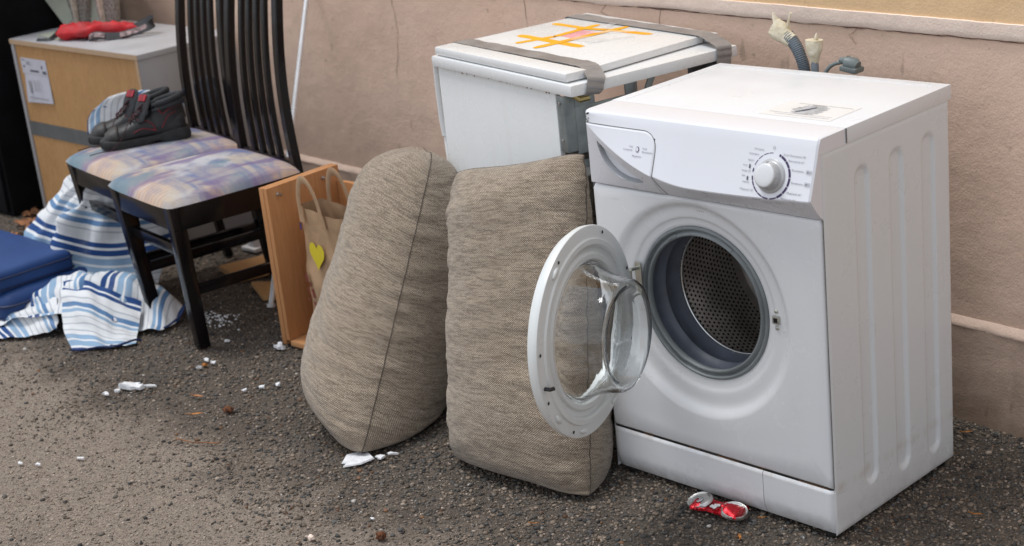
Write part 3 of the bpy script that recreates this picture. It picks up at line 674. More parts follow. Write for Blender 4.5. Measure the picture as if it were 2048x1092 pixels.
# porthole gasket
CG = (CI[0], 0, CI[1]); AY = (0, 1, 0)
g = G(); g.lathe([(.1695,.030),(.1690,.022),(.1665,.0185),(.1630,.0185),(.1615,.0205),(.1610,.025),(.1585,.0265),(.1560,.0245),(.1530,.0205),(.1495,.0200),(.1475,.0225),(.1470,.028),(.1490,.034)], CG, AY, 128)
gk = g.build('door_gasket', M['rubber'], wm, ang=60)
g = G(); g.lathe([(.1490,.033),(.1560,.040),(.1610,.052),(.1600,.066),(.1530,.073),(.1500,.078),(.1560,.085),(.1620,.095),(.1600,.112),(.1520,.122),(.1500,.127)], CG, AY, 128); g.build('gasket_bellows', M['rubber_in'], gk, ang=60)
g = G()
for a in (118, 62, -65, -118): 
    a0 = math.radians(a); n_ = 8; P_ = []
    for k in range(n_+1):
        t = a0+(k/n_-.5)*.17
        for r_, y_ in ((.1575,.0262),(.1575,.0235),(.1520,.0185),(.1520,.0215)): P_.append((CI[0]+r_*math.cos(t), y_, CI[1]+r_*math.sin(t)))
    g.loft([P_[4*k:4*k+4] for k in range(n_+1)])
g.build('gasket_rib', M['rubber'], gk)
# drum
DR = .222; DY0, DY1 = .134, .405
g = G(); g.lathe([(.1455,.130),(.1470,.126),(.1500,.1265),(.1530,.131),(.158,.138),(.19,.142),(.215,.146),(DR,.156),(DR,DY1-.01),(.215,DY1),(.20,DY1+.002),(.10,DY1+.004),(.001,DY1+.004)], CG, AY, 128); drum = g.build('drum', M['steel'], wm, ang=40)
g = G(); g.lathe([(.1440,.1305),(.1445,.1265),(.1475,.1245),(.1505,.1255)], CG, AY, 128); g.build('drum_rim', M['steel_bright'], drum, ang=60)
g = G(); NC = 122
def disc(c_, n, r, k=8):
    n = Vector(n).normalized(); a = Vector((0,1,0)) if abs(n.y) < .9 else Vector((1,0,0)); e1 = n.cross(a).normalized(); e2 = n.cross(e1); c_ = Vector(c_)
    return [c_+(e1*math.cos(2*PI*i/k)+e2*math.sin(2*PI*i/k))*r for i in range(k)], [tuple(range(k))]
for j in range(20):
    y = .166+j*.0115
    for i in range(NC):
        a = 2*PI*(i+.5*(j % 2))/NC
        if min(abs(((a-la+PI) % (2*PI))-PI) for la in (.6, 2.7, 4.8)) < .085: continue
        n = Vector((-math.cos(a), 0, -math.sin(a))); g.add(*disc((CI[0]+(DR-.0006)*math.cos(a), y, CI[1]+(DR-.0006)*math.sin(a)), n, .0031))
for k in range(3, 17):
    r_ = k*.0125; n_ = int(2*PI*r_/.0125)
    for i in range(n_):
        a = 2*PI*(i+.5*(k % 2))/n_; g.add(*disc((CI[0]+r_*math.cos(a), DY1+.0015, CI[1]+r_*math.sin(a)), (0,-1,0), .0032))
ph = g.build('drum_perforation', M['hole'], drum, smooth=False); ph['kind'] = 'stuff'
for la in (.6, 2.7, 4.8):
    g = G(); e = Vector((math.cos(la), 0, math.sin(la))); t = Vector((-math.sin(la), 0, math.cos(la))); cen = Vector(CG); rings = []
    for k in range(9):
        y = .165+k*.028; hgt = .042*(math.sin(PI*(k+.35)/8.7))**.5
        rings.append([cen+Vector((0, y, 0))+e*(DR+.002)+t*.030, cen+Vector((0, y, 0))+e*(DR-hgt*.35)+t*.020, cen+Vector((0, y, 0))+e*(DR-hgt*.9)+t*.010, cen+Vector((0, y, 0))+e*(DR-hgt), cen+Vector((0, y, 0))+e*(DR-hgt*.9)-t*.010, cen+Vector((0, y, 0))+e*(DR-hgt*.35)-t*.020, cen+Vector((0, y, 0))+e*(DR+.002)-t*.030])
    g.loft(rings); g.build('drum_paddle', M['steel'], drum, ang=50)
# door lock slot, screws and hinge
g = G(); g.box(.4600, .4770, .0105, .0158, .4480, .4650, .0008); lk = g.build('lock_plate', M['screw'], wm)
g = G(); g.box(.4640, .4730, .0095, .0104, .4515, .4610); g.build('lock_slot', M['hole'], lk, smooth=False)
for (x, y, z) in ((.4685, .0138, .4745), (.4690, .0138, .4385)):
    g = G(); g.lathe([(.0042, .003), (.0044, 0), (.0030, -.002), (.0001, -.0025)], (x, y, z), AY, 16); g.build('screw', M['screw'], wm)
g = G(); rr = random.Random(9)
for k in range(26):
    x, z = rr.gauss(.492, .003), rr.uniform(.405, .478); g.box(x, x+rr.uniform(.0006, .0016), .0136 if x < .5 else .0125, .0143, z, z+rr.uniform(.0005, .0022))
g.build('scratch', M['softgap'], wm, smooth=False)
# seams where rust has bled
g = G(); g.box(.5988, .5996, .002, .0046, .120, .688); g.build('corner_seam', M['softgap'], wm, smooth=False)
# feet
for x, y in ((.575, .03), (.575, .425), (.03, .03), (.03, .425)):
    g = G(); g.lathe([(.001, -.002), (.016, -.002), (.018, .002), (.017, .009), (.007, .0095), (.007, .016)], (x, y, 0), (0,0,1), 20); g.build('foot', M['black_plastic'], wm)
# door
ph_ = math.radians(106.2); dfar = Vector((-math.cos(ph_), -math.sin(ph_), 0)); DN = Vector((math.sin(ph_), -math.cos(ph_), 0))  # DN: inner side
DC = Vector((.175, -.230, .456))
prof = [(.150,-.026),(.158,-.030),(.190,-.030),(.208,-.024),(.2165,-.012),(.2185,-.002),(.2175,.0015),(.2140,.0025),(.2000,.0030),(.1930,.0045),(.1900,.0080),(.1800,.0085),(.1760,.0060),(.1740,.0010),(.1700,-.0005),(.1640,.0000),(.1620,.0030),(.1590,.0050),(.1500,.0045),(.1470,.0010),(.1460,-.012),(.1460,-.022),(.150,-.026)]
g = G(); g.lathe(prof, DC, DN, 144); door = g.build('door', M['door_inner'], wm, ang=28)
GO = [(.1455,.0010),(.1440,.0035),(.1380,.0120),(.1290,.0300),(.1215,.0560),(.1175,.0820),(.1160,.0980),(.1120,.1060),(.1050,.1085),(.0960,.1040),(.0880,.0930),(.0800,.0880),(.0400,.0850),(.0005,.0845)]
GI = [(.0005,.0805),(.0400,.0808),(.0810,.0838),(.0900,.0880),(.0985,.0985),(.1050,.1035),(.1090,.1020),(.1115,.0960),(.1130,.0820),(.1170,.0550),(.1245,.0280),(.1330,.0100),(.1390,.0000),(.1400,-.008),(.1455,-.008),(.1455,.0010)]
GO = [(r, h*.88 if h > .02 else h) for r, h in GO]; GI = [(r, h*.88 if h > .02 else h) for r, h in GI]
g = G(); g.lathe(GO+GI[0:], DC, DN, 144); g.build('door_glass', M['glass'], door, ang=60)
e1 = dfar; e2 = Vector((0,0,1))
def dp(a, r, h=0): a = math.radians(a); return DC+e1*math.cos(a)*r+e2*math.sin(a)*r+DN*h   # a=0 towards the free edge
for a in (8, 62, 118, 160, 205, 245, 300, 338):
    g = G(); P_ = [dp(a, .2065, .0040)+(e1*math.cos(2*PI*k/14)+e2*math.sin(2*PI*k/14))*.0036 for k in range(14)]; g.add(P_, [tuple(range(14))]); g.build('screw_hole', M['hole'], door, smooth=False)
for a in (55, -72, -38, 245): 
    g = G(); rings = []
    t = (-e1*math.sin(math.radians(a))+e2*math.cos(math.radians(a)))
    for k in range(9):
        s_ = k/8; rr_ = .0068*math.sin(PI*max(.04, min(.96, s_)))**.5; c_ = dp(a, .203, .0045)+t*(s_-.5)*.028
        rad = (c_-DC).normalized(); rings.append([c_+rad*rr_*math.cos(2*PI*j/10)+DN*rr_*.7*math.sin(2*PI*j/10) for j in range(10)])
    g.loft(rings); g.build('buffer', M['door_inner'], door, ang=70)
g = G(); c_ = dp(-12, .205, .004); g.tube([c_, c_+DN*.012, c_+DN*.016-e1*.008], .0042, 8); g.build('door_catch', M['black_plastic'], door)
g = G(); hp = Vector((.108, -.004, .488))
g.box(.098, .116, .010, .0135, .452, .520, .002); g.tube([(.108, .012, .508), (.107, -.012, .510), (.112, -.022, .506)], .0042, 8); g.tube([(.108, .012, .462), (.110, -.012, .462), (.114, -.020, .464)], .0042, 8); g.tube([(.113, -.020, .455), (.113, -.020, .512)], .0032, 8)
g.build('door_hinge', M['brass'] if False else M['screw'], wm)
# hoses and plug behind the machine
pts = [(.215, .50, .20), (.212, .502, .5), (.206, .505, .72), (.200, .512, .80), (.193, .52, .838), (.184, .52, .866), (.172, .521, .888), (.156, .523, .905), (.146, .525, .912)]
def dense(pts, n):
    out = []; P_ = [Vector(p) for p in pts]
    for i in range(len(P_)-1):
        p0, p1, p2, p3 = P_[max(i-1, 0)], P_[i], P_[i+1], P_[min(i+2, len(P_)-1)]
        for k in range(n):
            t = k/n; out.append(.5*((2*p1)+(-p0+p2)*t+(2*p0-5*p1+4*p2-p3)*t*t+(-p0+3*p1-3*p2+p3)*t**3))
    out.append(P_[-1]); return out
dpz = dense(pts, 16); lens = [0]
for a, b_ in zip(dpz[:-1], dpz[1:]): lens.append(lens[-1]+(b_-a).length)
samples = []; L_ = lens[-1]; N_ = 680
for k in range(N_+1):
    t = L_*k/N_; i = max(0, min(len(lens)-2, next((j for j in range(len(lens)-1) if lens[j+1] >= t), len(lens)-2))); samples.append(dpz[i].lerp(dpz[i+1], (t-lens[i])/(lens[i+1]-lens[i]+1e-9)))
g = G(); g.tube(samples, [.0135+.0013*math.sin(k*2*PI/4) for k in range(N_+1)], 16); h1 = g.build('drain_hose', M['hose'], wm, ang=50)
def wrap(g, p0, p1, r0, r1, seed, ns=10, sq=.75):
    """crumpled tape sleeve"""
    p0, p1 = Vector(p0), Vector(p1); t = (p1-p0).normalized(); a = Vector((0,1,0)); n = (a-t*a.dot(t)).normalized(); b2 = t.cross(n); rings = []
    for k in range(ns+1):
        s_ = k/ns; r = r0+(r1-r0)*smooth01(s_*1.3)
        rings.append([p0.lerp(p1, s_)+(n*math.cos(2*PI*j/18)*sq+b2*math.sin(2*PI*j/18))*r*(1+.22*noise.noise(Vector((j*.7, s_*4, seed)))) for j in range(18)])
    g.loft(rings)
g = G(); wrap(g, (.163, .522, .898), (.112, .527, .925), .0165, .024, 3)
g.add([(.118,.525,.944), (.108,.527,.962), (.113,.527,.936), (.122,.530,.945)], [(0,1,2),(0,1,3),(1,2,3),(0,2,3)]); g.tube([(.148,.524,.925), (.153,.524,.945), (.160,.524,.962)], [.006,.003,.0035], 6)
g.tube([(.117,.525,.938), (.112,.525,.952), (.111,.525,.960)], [.007,.005,.002], 6)
g.build('tape_wrap', M['masking'], h1, ang=40)
g = G(); g.tube(dense([(.236, .50, .3), (.232, .505, .70), (.226, .515, .82), (.222, .52, .855), (.221, .52, .865)], 6), .0088, 14); h2 = g.build('inlet_hose', M['hose'], wm)
g = G(); wrap(g, (.221, .52, .853), (.222, .522, .905), .0105, .021, 8, sq=.8); g.tube([(.226,.522,.903), (.228,.522,.915), (.229,.522,.921)], [.007,.004,.001], 6); g.build('tape_wrap', M['masking'], h2, ang=40)
g = G(); g.tube(dense([(.30, .49, .40), (.262, .50, .76), (.255, .51, .825), (.262, .515, .845), (.278, .518, .856), (.296, .52, .860)], 8), .0045, 10); cb = g.build('power_cable', M['grey_plastic'], wm)
g = G(); PT = Matrix.Translation((.316, .521, .862)) @ Matrix.Rotation(math.radians(8), 4, 'Y')
g.tube([PT@Vector((-.026, 0, -.001)), PT@Vector((-.014, 0, 0)), PT@Vector((-.006, 0, .001))], [.0065, .0085, .012], 12)
g.tube([PT@Vector((-.012, 0, -.006)), PT@Vector((-.008, 0, -.004)), PT@Vector((.012, 0, -.004)), PT@Vector((.020, 0, -.006))], [.010, .0165, .0165, .012], 16, flat=.95)
g.box(-.016, .026, -.018, .018, -.020, -.008, .003, T=PT); g.build('plug', M['grey_plastic'], cb)

# ------------------------------------------------------------ stove behind the cushions
SA = math.radians(-11.49)
sv = thing('kitchen_stove', 'stripped white kitchen stove with taped lid and orange spray marks behind the cushions', 'stove', (-.735, .222, 0), SA)
g = G(); g.box(.012, .535, .010, .024, .03, .838, .003); sp_ = g.build('side_panel', M['stove_enamel'], sv)
g = G(); g.box(-.004, .009, .012, .47, .03, .66, .003); g.tube([(-.004, .016, .84), (-.006, .016, .78), (-.005, .016, .70), (.002, .016, .655)], .010, 10, flat=.6); g.build('front_face', M['stove_enamel'], sv)
g = G(); g.box(.012, .535, .455, .468, .03, .60, .003); g.build('side_panel', M['stove_enamel'], sv)
g = G(); g.box(.014, .53, .03, .45, .03, .05); g.box(.02, .03, .03, .45, .05, .62); g.build('inner_frame', M['galv_dark'], sv, smooth=False)
# hob tray with folded rim
g = G(); g.box(.0, .615, .0, .485, .838, .866, .007); g.build('hob_tray', M['stove_top'], sv)
g = G(); g.box(.012, .590, .006, .066, .868, .889, .006); g.build('front_strip', M['stove_top'], sv)
g = G(); T_ = Matrix.Rotation(0, 4, 'Z'); g.hexa([(.010,.112,.868),(.575,.110,.868),(.530,.452,.868),(.012,.452,.868),(.010,.112,.886),(.575,.110,.886),(.530,.452,.886),(.012,.452,.886)], .004); lid = g.build('lid', M['stove_top'], sv)
g = G(); g.box(.008, .545, .456, .486, .868, .888, .005); g.build('rear_strip', M['stove_top'], sv)
g = G(); g.box(.537, .575, .014, .050, .868, .884, .002); g.build('hinge_block', simple('hinge_block', (.30,.19,.12), .7), sv)
g = G(); g.box(.10, .50, .0092, .0105, .8368, .8380)
rr = random.Random(21)
for q_ in range(16):
    xq = .04+.47*rr.random()**.8; hq = rr.uniform(.0008, .0042); g.box(xq, xq+rr.uniform(.0012, .006), .0090, .0102, .8368-hq, .8366)
o_ = g.build('rust_line', M['rust'], sv, smooth=False); o_['kind'] = 'stuff'
# tapes
def strap(cl, wdt, name, z_off=.0012, mat='duct'):
    """ribbon along centre line points (x,y,z) with width direction wd"""
    g = G(); P_ = dense(cl, 8); top = []; 
    for i, p in enumerate(P_):
        t = (P_[min(i+1, len(P_)-1)]-P_[max(i-1, 0)]).normalized(); wv = Vector((0, 1, 0)); wv = (wv-t*wv.dot(t)).normalized(); n = t.cross(wv)
        if n.z < -.1: n = -n
        j = .0022*noise.noise(Vector((i*.45, 2, wdt*99))); top.append([p+wv*wdt/2+n*(.0006+j), p+n*(.0012+j*2), p-wv*wdt/2+n*(.0006-j), p-wv*wdt/2-n*.0004, p+wv*wdt/2-n*.0004])
    g.loft(top); return g.build(name, M[mat], sv, ang=50)
strap([(-.004,.088,.868), (.0,.088,.880), (.014,.088,.8885), (.10,.09,.8885), (.30,.092,.8885), (.50,.095,.8885), (.555,.092,.8885), (.585,.082,.884), (.612,.072,.8735), (.6185,.066,.860), (.6185,.060,.842), (.612,.058,.834)], .046, 'duct_tape')
strap([(-.004,.440,.868), (.0,.440,.880), (.014,.440,.8885), (.14,.442,.8885), (.30,.448,.8890), (.46,.452,.8890), (.535,.452,.8890), (.575,.448,.882), (.612,.442,.8735), (.6190,.440,.860), (.6190,.438,.842), (.617,.436,.815), (.610,.434,.79)], .044, 'duct_tape')
g = G(); rr = random.Random(4)
def crumple(c_, s, seed, n=9):
    vs, fs = [], []; bm = bmesh.new(); bmesh.ops.create_icosphere(bm, subdivisions=3, radius=1)
    for v_ in bm.verts:
        k = 1+.55*noise.noise(v_.co*2.3+Vector((seed, 0, 0)))+.2*noise.noise(v_.co*7+Vector((seed, 0, 0))); v_.co = Vector((v_.co.x*s[0], v_.co.y*s[1], v_.co.z*s[2]))*k+Vector(c_)
    bm.verts.index_update(); r = ([v_.co.copy() for v_ in bm.verts], [[v_.index for v_ in f.verts] for f in bm.faces]); bm.free(); return r
g.add(*crumple((.590, .430, .812), (.024, .030, .026), 2)); g.build('tape_bunch', simple('dark_tape', (.07,.065,.068), .35, .1, var=.4), sv, ang=60)
# spray marks on the lid: thin paint film
def stroke(g, a, b_, w0, z=.8890, seed=0):
    a, b_ = Vector((*a, z)), Vector((*b_, z)); t = (b_-a).normalized(); n = Vector((-t.y, t.x, 0)); L_ = (b_-a).length; k_ = 26; P_ = []
    for i in range(k_+1):
        s_ = i/k_; wdt = w0*(1+.16*noise.noise(Vector((s_*7, seed, 0))))*min(1, .55+6*min(s_, 1-s_)); P_ += [a.lerp(b_, s_)+n*wdt/2, a.lerp(b_, s_)-n*wdt/2]
    g.add(P_, [(2*i, 2*i+1, 2*i+3, 2*i+2) for i in range(k_)])
for a, b_, w_, z_ in (((.085,.214), (.365,.214), .026, .8863), ((.040,.352), (.170,.356), .020, .8863), ((.235,.372), (.402,.395), .022, .8863), ((.168,.150), (.192,.255), .024, .8866), ((.192,.250), (.170,.405), .024, .8866), ((.265,.140), (.266,.425), .026, .8869), ((.160,.345), (.250,.372), .02, .8872)):
    g = G(); stroke(g, a, b_, w_, z_, w_*100+a[0]*10); g.build('spray_stroke', M['spray_orange'], lid, smooth=False)
g = G(); g.add([(.196,.262,.88605),(.252,.262,.88605),(.254,.345,.88605),(.190,.340,.88605)], [(0,1,2,3)]); g.build('pink_spray_patch', M['spray_pink'], lid, smooth=False)
# torn clear tape scraps on the lid
M['clear'] = simple('clear_tape', (.85,.86,.86), .12, var=.03); M['clear'].node_tree.nodes['Principled BSDF'].inputs['Alpha'].default_value = .28
g = G()
for (x, y, a, L_, w_, sd_) in ((.31,.27,.2,.10,.045,1), (.36,.30,1.2,.12,.03,2), (.30,.36,.7,.14,.022,3), (.22,.40,2.1,.07,.02,4)):
    def f(u_, v_): 
        p = Vector(((u_-.5)*L_, (v_-.5)*w_, 0)); p.rotate(Matrix.Rotation(a, 3, 'Z')); return (x+p.x, y+p.y, .8885+.006*abs(noise.noise(Vector((u_*4, v_*3, sd_)))))
    g.add(*grid(f, 12, 6))
g.build('clear_tape_scrap', M['clear'], lid, ang=50)
# bare metal right side
g = G(); g.box(.536, .560, .012, .0150, .70, .832, .001); g.box(.560, .563, .012, .042, .70, .832, .001); g.build('corner_bracket', M['galv'], sv)
for (x, z) in ((.548, .815), (.549, .728)):
    g = G(); g.lathe([(.0035, -.001), (.0035, -.003), (.0001, -.0038)], (x, .0125, z), (0, 1, 0), 10); g.build('rivet', M['steel_bright'], sv)
g = G(); g.box(.556, .560, .044, .20, .690, .800, .001); g.box(.556, .561, .044, .10, .800, .832, .001); pl = g.build('inner_plate', M['galv'], sv)
g = G()
for (y, z) in ((.085, .765), (.098, .767), (.150, .712), (.06, .82)): g.add(*disc((.5606, y, z), (1,0,0), .0032))
g.build('plate_hole', M['hole'], pl, smooth=False)
g = G(); g.box(.552, .566, .030, .26, .676, .686, .002); g.build('dark_rail', M['gap'], sv)
g = G(); g.box(.548, .556, .022, .060, .05, .674, .002); g.box(.548, .554, .06, .44, .05, .674, .001); g.build('rear_plate', M['galv'], sv)
g = G()
def rib(u_, v_):
    y = .055+u_*.34; z = .08+v_*.575; e = min(u_*.34, (1-u_)*.34, (1-v_)*.575, v_*.575); d_ = .030*smooth01(e/.035)-.018*smooth01((e-.045)/.03); return (.557+d_, y, z)
g.add(*grid(rib, 60, 80)); g.build('oven_shell', simple('oven_steel', (.42,.42,.41), .25, 1, var=.2, sc_=9), sv, ang=60)
g = G(); g.box(.540, .544, .20, .235, .70, .835, .001); g.hexa([(.565,.20,.735),(.569,.20,.735),(.569,.255,.835),(.565,.255,.835),(.565,.215,.730),(.569,.215,.730),(.569,.275,.835),(.565,.275,.835)]); g.build('brace', M['galv'], sv)
g = G(); g.box(.545, .549, .385, .45, .65, .835, .001); g.build('brace', M['galv_dark'], sv)
g = G(); g.tube([(.575,.035,.832), (.590,.040,.824), (.596,.060,.826)], .008, 8); g.build('copper_tab', M['brass'], sv)

# ------------------------------------------------------------ cushions
def pillow(name, label, BL, BR, TR, TL, th, wr, seed, seam_edges, asym=(1, 1), ez=4.0, pw=.2, ex=.6, btop=0., group='grey woven sofa cushions'):
    BL, BR, TR, TL = map(Vector, (BL, BR, TR, TL)); cen = (BL+BR+TR+TL)/4
    root = thing(name, label, 'cushion', (cen.x, cen.y, 0), 0, group)
    wv = ((BR-BL)+(TR-TL))/2; hv = ((TL-BL)+(TR-BR))/2; nrm = wv.cross(hv).normalized(); W_, H_ = wv.length, hv.length
    NU, NV_ = 150, 190
    def surf(u_, v_, side):
        a, b_ = 2*u_-1, 2*v_-1
        # outline: corners slightly rounded, edges drawn in between corners
        rx = 1-.045*(1-a*a)*0-.05*(1-abs(b_)**2.0)*abs(a)*.6; rz = 1-.035*(1-abs(a)**2)*abs(b_)
        ea, eb = a*rx, b_*rz
        # corner rounding
        ea *= math.sqrt(1-pw*b_**6/2); eb *= math.sqrt(1-pw*a**6/2)
        P = cen+(wv/2)*ea+(hv/2)*eb+((BL-BR+TR-TL)/4)*ea*eb
        prof = ((1-abs(a)**2.2)**ex)*((1-abs(b_)**ez)**.5)
        t = th*prof*asym[0 if side > 0 else 1]*(1+.06*(-b_))*(1-(btop*(b_+1)/2 if side < 0 else 0))
        # wrinkles running across the width, strongest by the seams
        cr_ = 0
        px_, pz_ = a*W_/2, b_*H_/2
        w1 = noise.noise(Vector((px_*4.5, pz_*22+px_*5*math.sin(seed), seed+side*5)))
        w2 = noise.noise(Vector((px_*9, pz_*52+px_*9, seed+9+side*5)))
        w3 = noise.noise(Vector((px_*5, pz_*5, seed+3+side)))
        edge_ = abs(a)**2
        cr_ = wr*(w1*(.55+.7*edge_)+.38*w2*(.5+edge_))-wr*1.2*max(0, .55-abs(w1*2.2))*0
        env = min(1, prof*2.2)
        # puckers pulled in at the seam
        crs = 0
        for q_ in range(3):
            nn_ = noise.noise(Vector((px_*(3+q_), pz_*(10+7*q_)+px_*(4-3*q_), seed*3+q_*7+side))); crs -= max(0, 1-abs(nn_)*9)*wr*(.55-.1*q_)*(.25+edge_)
        cr_ += crs
        pk = wr*.9*noise.noise(Vector((b_*16, 4, seed)))*edge_*(1-env)
        P = P+nrm*side*(t+(cr_+w3*.014)*env)+wv.normalized()*pk*math.copysign(1, a)
        lo_ = gh(P.x, P.y)+.003
        if P.z < lo_+.03: P.z = lo_+.03*math.exp((P.z-lo_-.03)/.03)
        return P
    vs = []; uvs = []; fs = []
    for side in (1, -1):
        o = len(vs)
        for j in range(NV_):
            for i in range(NU):
                # cosine spacing packs rows near the edges
                u_ = .5-.5*math.cos(PI*i/(NU-1)); v_ = .5-.5*math.cos(PI*j/(NV_-1)); vs.append(surf(u_, v_, side))
        # metric uv by arc length
        V = np.array([v_[:] for v_ in vs[o:]]).reshape(NV_, NU, 3)
        du = np.concatenate([np.zeros((NV_, 1)), np.cumsum(np.linalg.norm(np.diff(V, axis=1), axis=2), 1)], 1); dv = np.concatenate([np.zeros((1, NU)), np.cumsum(np.linalg.norm(np.diff(V, axis=0), axis=2), 0)], 0)
        du -= du[:, NU//2:NU//2+1]; dv -= dv[NV_//2:NV_//2+1, :]
        dvm = dv[:, NU//2:NU//2+1]*.85+dv*.15
        uvs += list(np.stack([du, dvm], -1).reshape(-1, 2))
        for j in range(NV_-1):
            for i in range(NU-1): fs.append((o+j*NU+i, o+j*NU+i+1, o+(j+1)*NU+i+1, o+(j+1)*NU+i))
    # weld rims
    me = mk('cover', vs, fs, M['weave'], None, ang=0, uv=uvs); me.parent = root
    bm = bmesh.new(); bm.from_mesh(me.data); bmesh.ops.remove_doubles(bm, verts=[v_ for v_ in bm.verts if v_.is_boundary], dist=.0004); bmesh.ops.recalc_face_normals(bm, faces=bm.faces); bm.to_mesh(me.data); bm.free()
    me.data.polygons.foreach_set('use_smooth', [True]*len(me.data.polygons)); me.matrix_parent_inverse = Matrix.Translation((-cen.x, -cen.y, 0))
    # seam piping line
    for ed in seam_edges:
        pts = [surf(*{'R': (1, k/60), 'L': (0, k/60), 'T': (k/60, 1), 'B': (k/60, 0)}[ed], 1) for k in range(61)]
        g = G(); g.tube(pts, .0016, 6); s_ = g.build('seam', M['seam'], root); s_.matrix_parent_inverse = me.matrix_parent_inverse
    return root
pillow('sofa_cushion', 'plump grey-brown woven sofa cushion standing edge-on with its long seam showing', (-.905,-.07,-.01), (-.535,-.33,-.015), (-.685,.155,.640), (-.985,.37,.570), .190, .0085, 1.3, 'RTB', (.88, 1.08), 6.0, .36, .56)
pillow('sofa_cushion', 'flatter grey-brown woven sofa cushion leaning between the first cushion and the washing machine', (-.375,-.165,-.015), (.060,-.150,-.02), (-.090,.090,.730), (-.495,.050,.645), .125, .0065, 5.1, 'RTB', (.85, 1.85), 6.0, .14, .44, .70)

# ------------------------------------------------------------ chairs
def make_chair(label):
    t = thing('dining_chair', label, 'chair', (0,0,0), 0, 'black high-backed dining chairs')
    # local frame: front edge at y=0, back at y=.45, x from -.215 to .215
    g = G(); NU, NV_ = 44, 44; H = .475
    def seatf(u_, v_, top):
        a, b_ = 2*u_-1, 2*v_-1; sx = .222-.012*(v_); x = a*sx; y = -.012+.455*v_
        q = (abs(a)**8+abs(b_)**8)**(1/8); k = 1-.05*max(0, (abs(a)*abs(b_))**4); x *= k; y = .2155+(y-.2155)*k
        z = (H-.028)+(.040*(1-abs(a)**5)**.5*(1-abs(b_)**5)**.5 if top else -.012*(1-abs(a)**8)*(1-abs(b_)**8))
        return (x, y, z)
    v1, f1 = grid(lambda u_, v_: seatf(u_, v_, True), NU, NV_); v2, f2 = grid(lambda u_, v_: seatf(u_, v_, False), NU, NV_); g.add(v1, f1); g.add(v2, f2)
    uv = [(p.x, p.y) for p in g.v]; g.build('seat_cushion', M['seat'], t, ang=0, uv=uv)
    g = G(); g.box(-.205, .205, .006, .028, .375, .447, .003); g.box(-.205, .205, .40, .425, .375, .447, .003); g.box(-.208, -.185, .03, .40, .375, .447, .003); g.box(.185, .208, .03, .40, .375, .447, .003); g.build('seat_frame', M['black_lacquer'], t)
    for s_ in (-1, 1):
        g = G(); xx = s_*.190; xf = xx-s_*.038; g.hexa([(xf-.018,.036,0),(xf+.018,.036,0),(xf+.018,.072,0),(xf-.018,.072,0),(xx-.021,.0,.446),(xx+.021,.0,.446),(xx+.021,.042,.446),(xx-.021,.042,.446)], .003); g.build('leg', M['black_lacquer'], t)
    def backy(z):   # side profile of the back: raked leg below, S-curved above
        if z < .44: return .440+.045*((.44-z)/.44)**1.4
        h = (z-.44)/.64; return .440+.050*h-.030*math.sin(PI*h)*(1-.3*h)
    def curved(x0f, wd, dp_, z0, z1, n=26):
        rings = []
        for k in range(n+1):
            z = z0+(z1-z0)*k/n; y = backy(z); x = x0f(z); e = .003
            rings.append([(x-wd/2, y-dp_/2+e, z), (x-wd/2+e, y-dp_/2, z), (x+wd/2-e, y-dp_/2, z), (x+wd/2, y-dp_/2+e, z), (x+wd/2, y+dp_/2-e, z), (x+wd/2-e, y+dp_/2, z), (x-wd/2+e, y+dp_/2, z), (x-wd/2, y+dp_/2-e, z)])
        g = G(); g.loft(rings); return g
    for s_ in (-1, 1): curved(lambda z: s_*(.168-.040*max(0, z-.44)), .030, .026, 0, 1.08).build('back_post', M['black_lacquer'], t, ang=40)
    for k in range(4): curved(lambda z: (k-1.5)*(.054-.014*(z-.44)), .022, .017, .446, 1.05).build('back_slat', M['black_lacquer'], t, ang=40)
    g = G(); g.box(-.160, .160, backy(1.07)-.016, backy(1.07)+.014, 1.045, 1.10, .006); g.build('top_rail', M['black_lacquer'], t)
    g = G(); g.box(-.18, .18, backy(.45)-.010, backy(.45)+.010, .44, .475, .003); g.build('lower_rail', M['black_lacquer'], t)
    for s_ in (-1, 1):
        g = G(); g.box(s_*.166-.010, s_*.166+.010, .060, .455, .165, .195, .003); g.build('stretcher', M['black_lacquer'], t)
    g = G(); g.box(-.165, .165, .030, .048, .285, .318, .003); g.build('stretcher', M['black_lacquer'], t)
    g = G(); g.box(-.18, .18, backy(.30)-.010, backy(.30)+.010, .285, .315, .003); g.build('stretcher', M['black_lacquer'], t)
    return t
def copy_tree(o, parent=None):
    c = o.copy(); C.objects.link(c); c.parent = parent
    for ch in list(o.children): copy_tree(ch, c)
    return c
ca = make_chair('black high-backed chair with empty pastel patterned seat, nearest the beech shelf')
cb_ = copy_tree(ca); cb_['label'] = 'black high-backed chair with the work boots standing on its pastel seat'
ca.location = (-1.730, -.100, 0); ca.rotation_euler = (0, 0, -.135)
cb_.location = (-2.150, -.005, 0); cb_.rotation_euler = (0, 0, -.150)

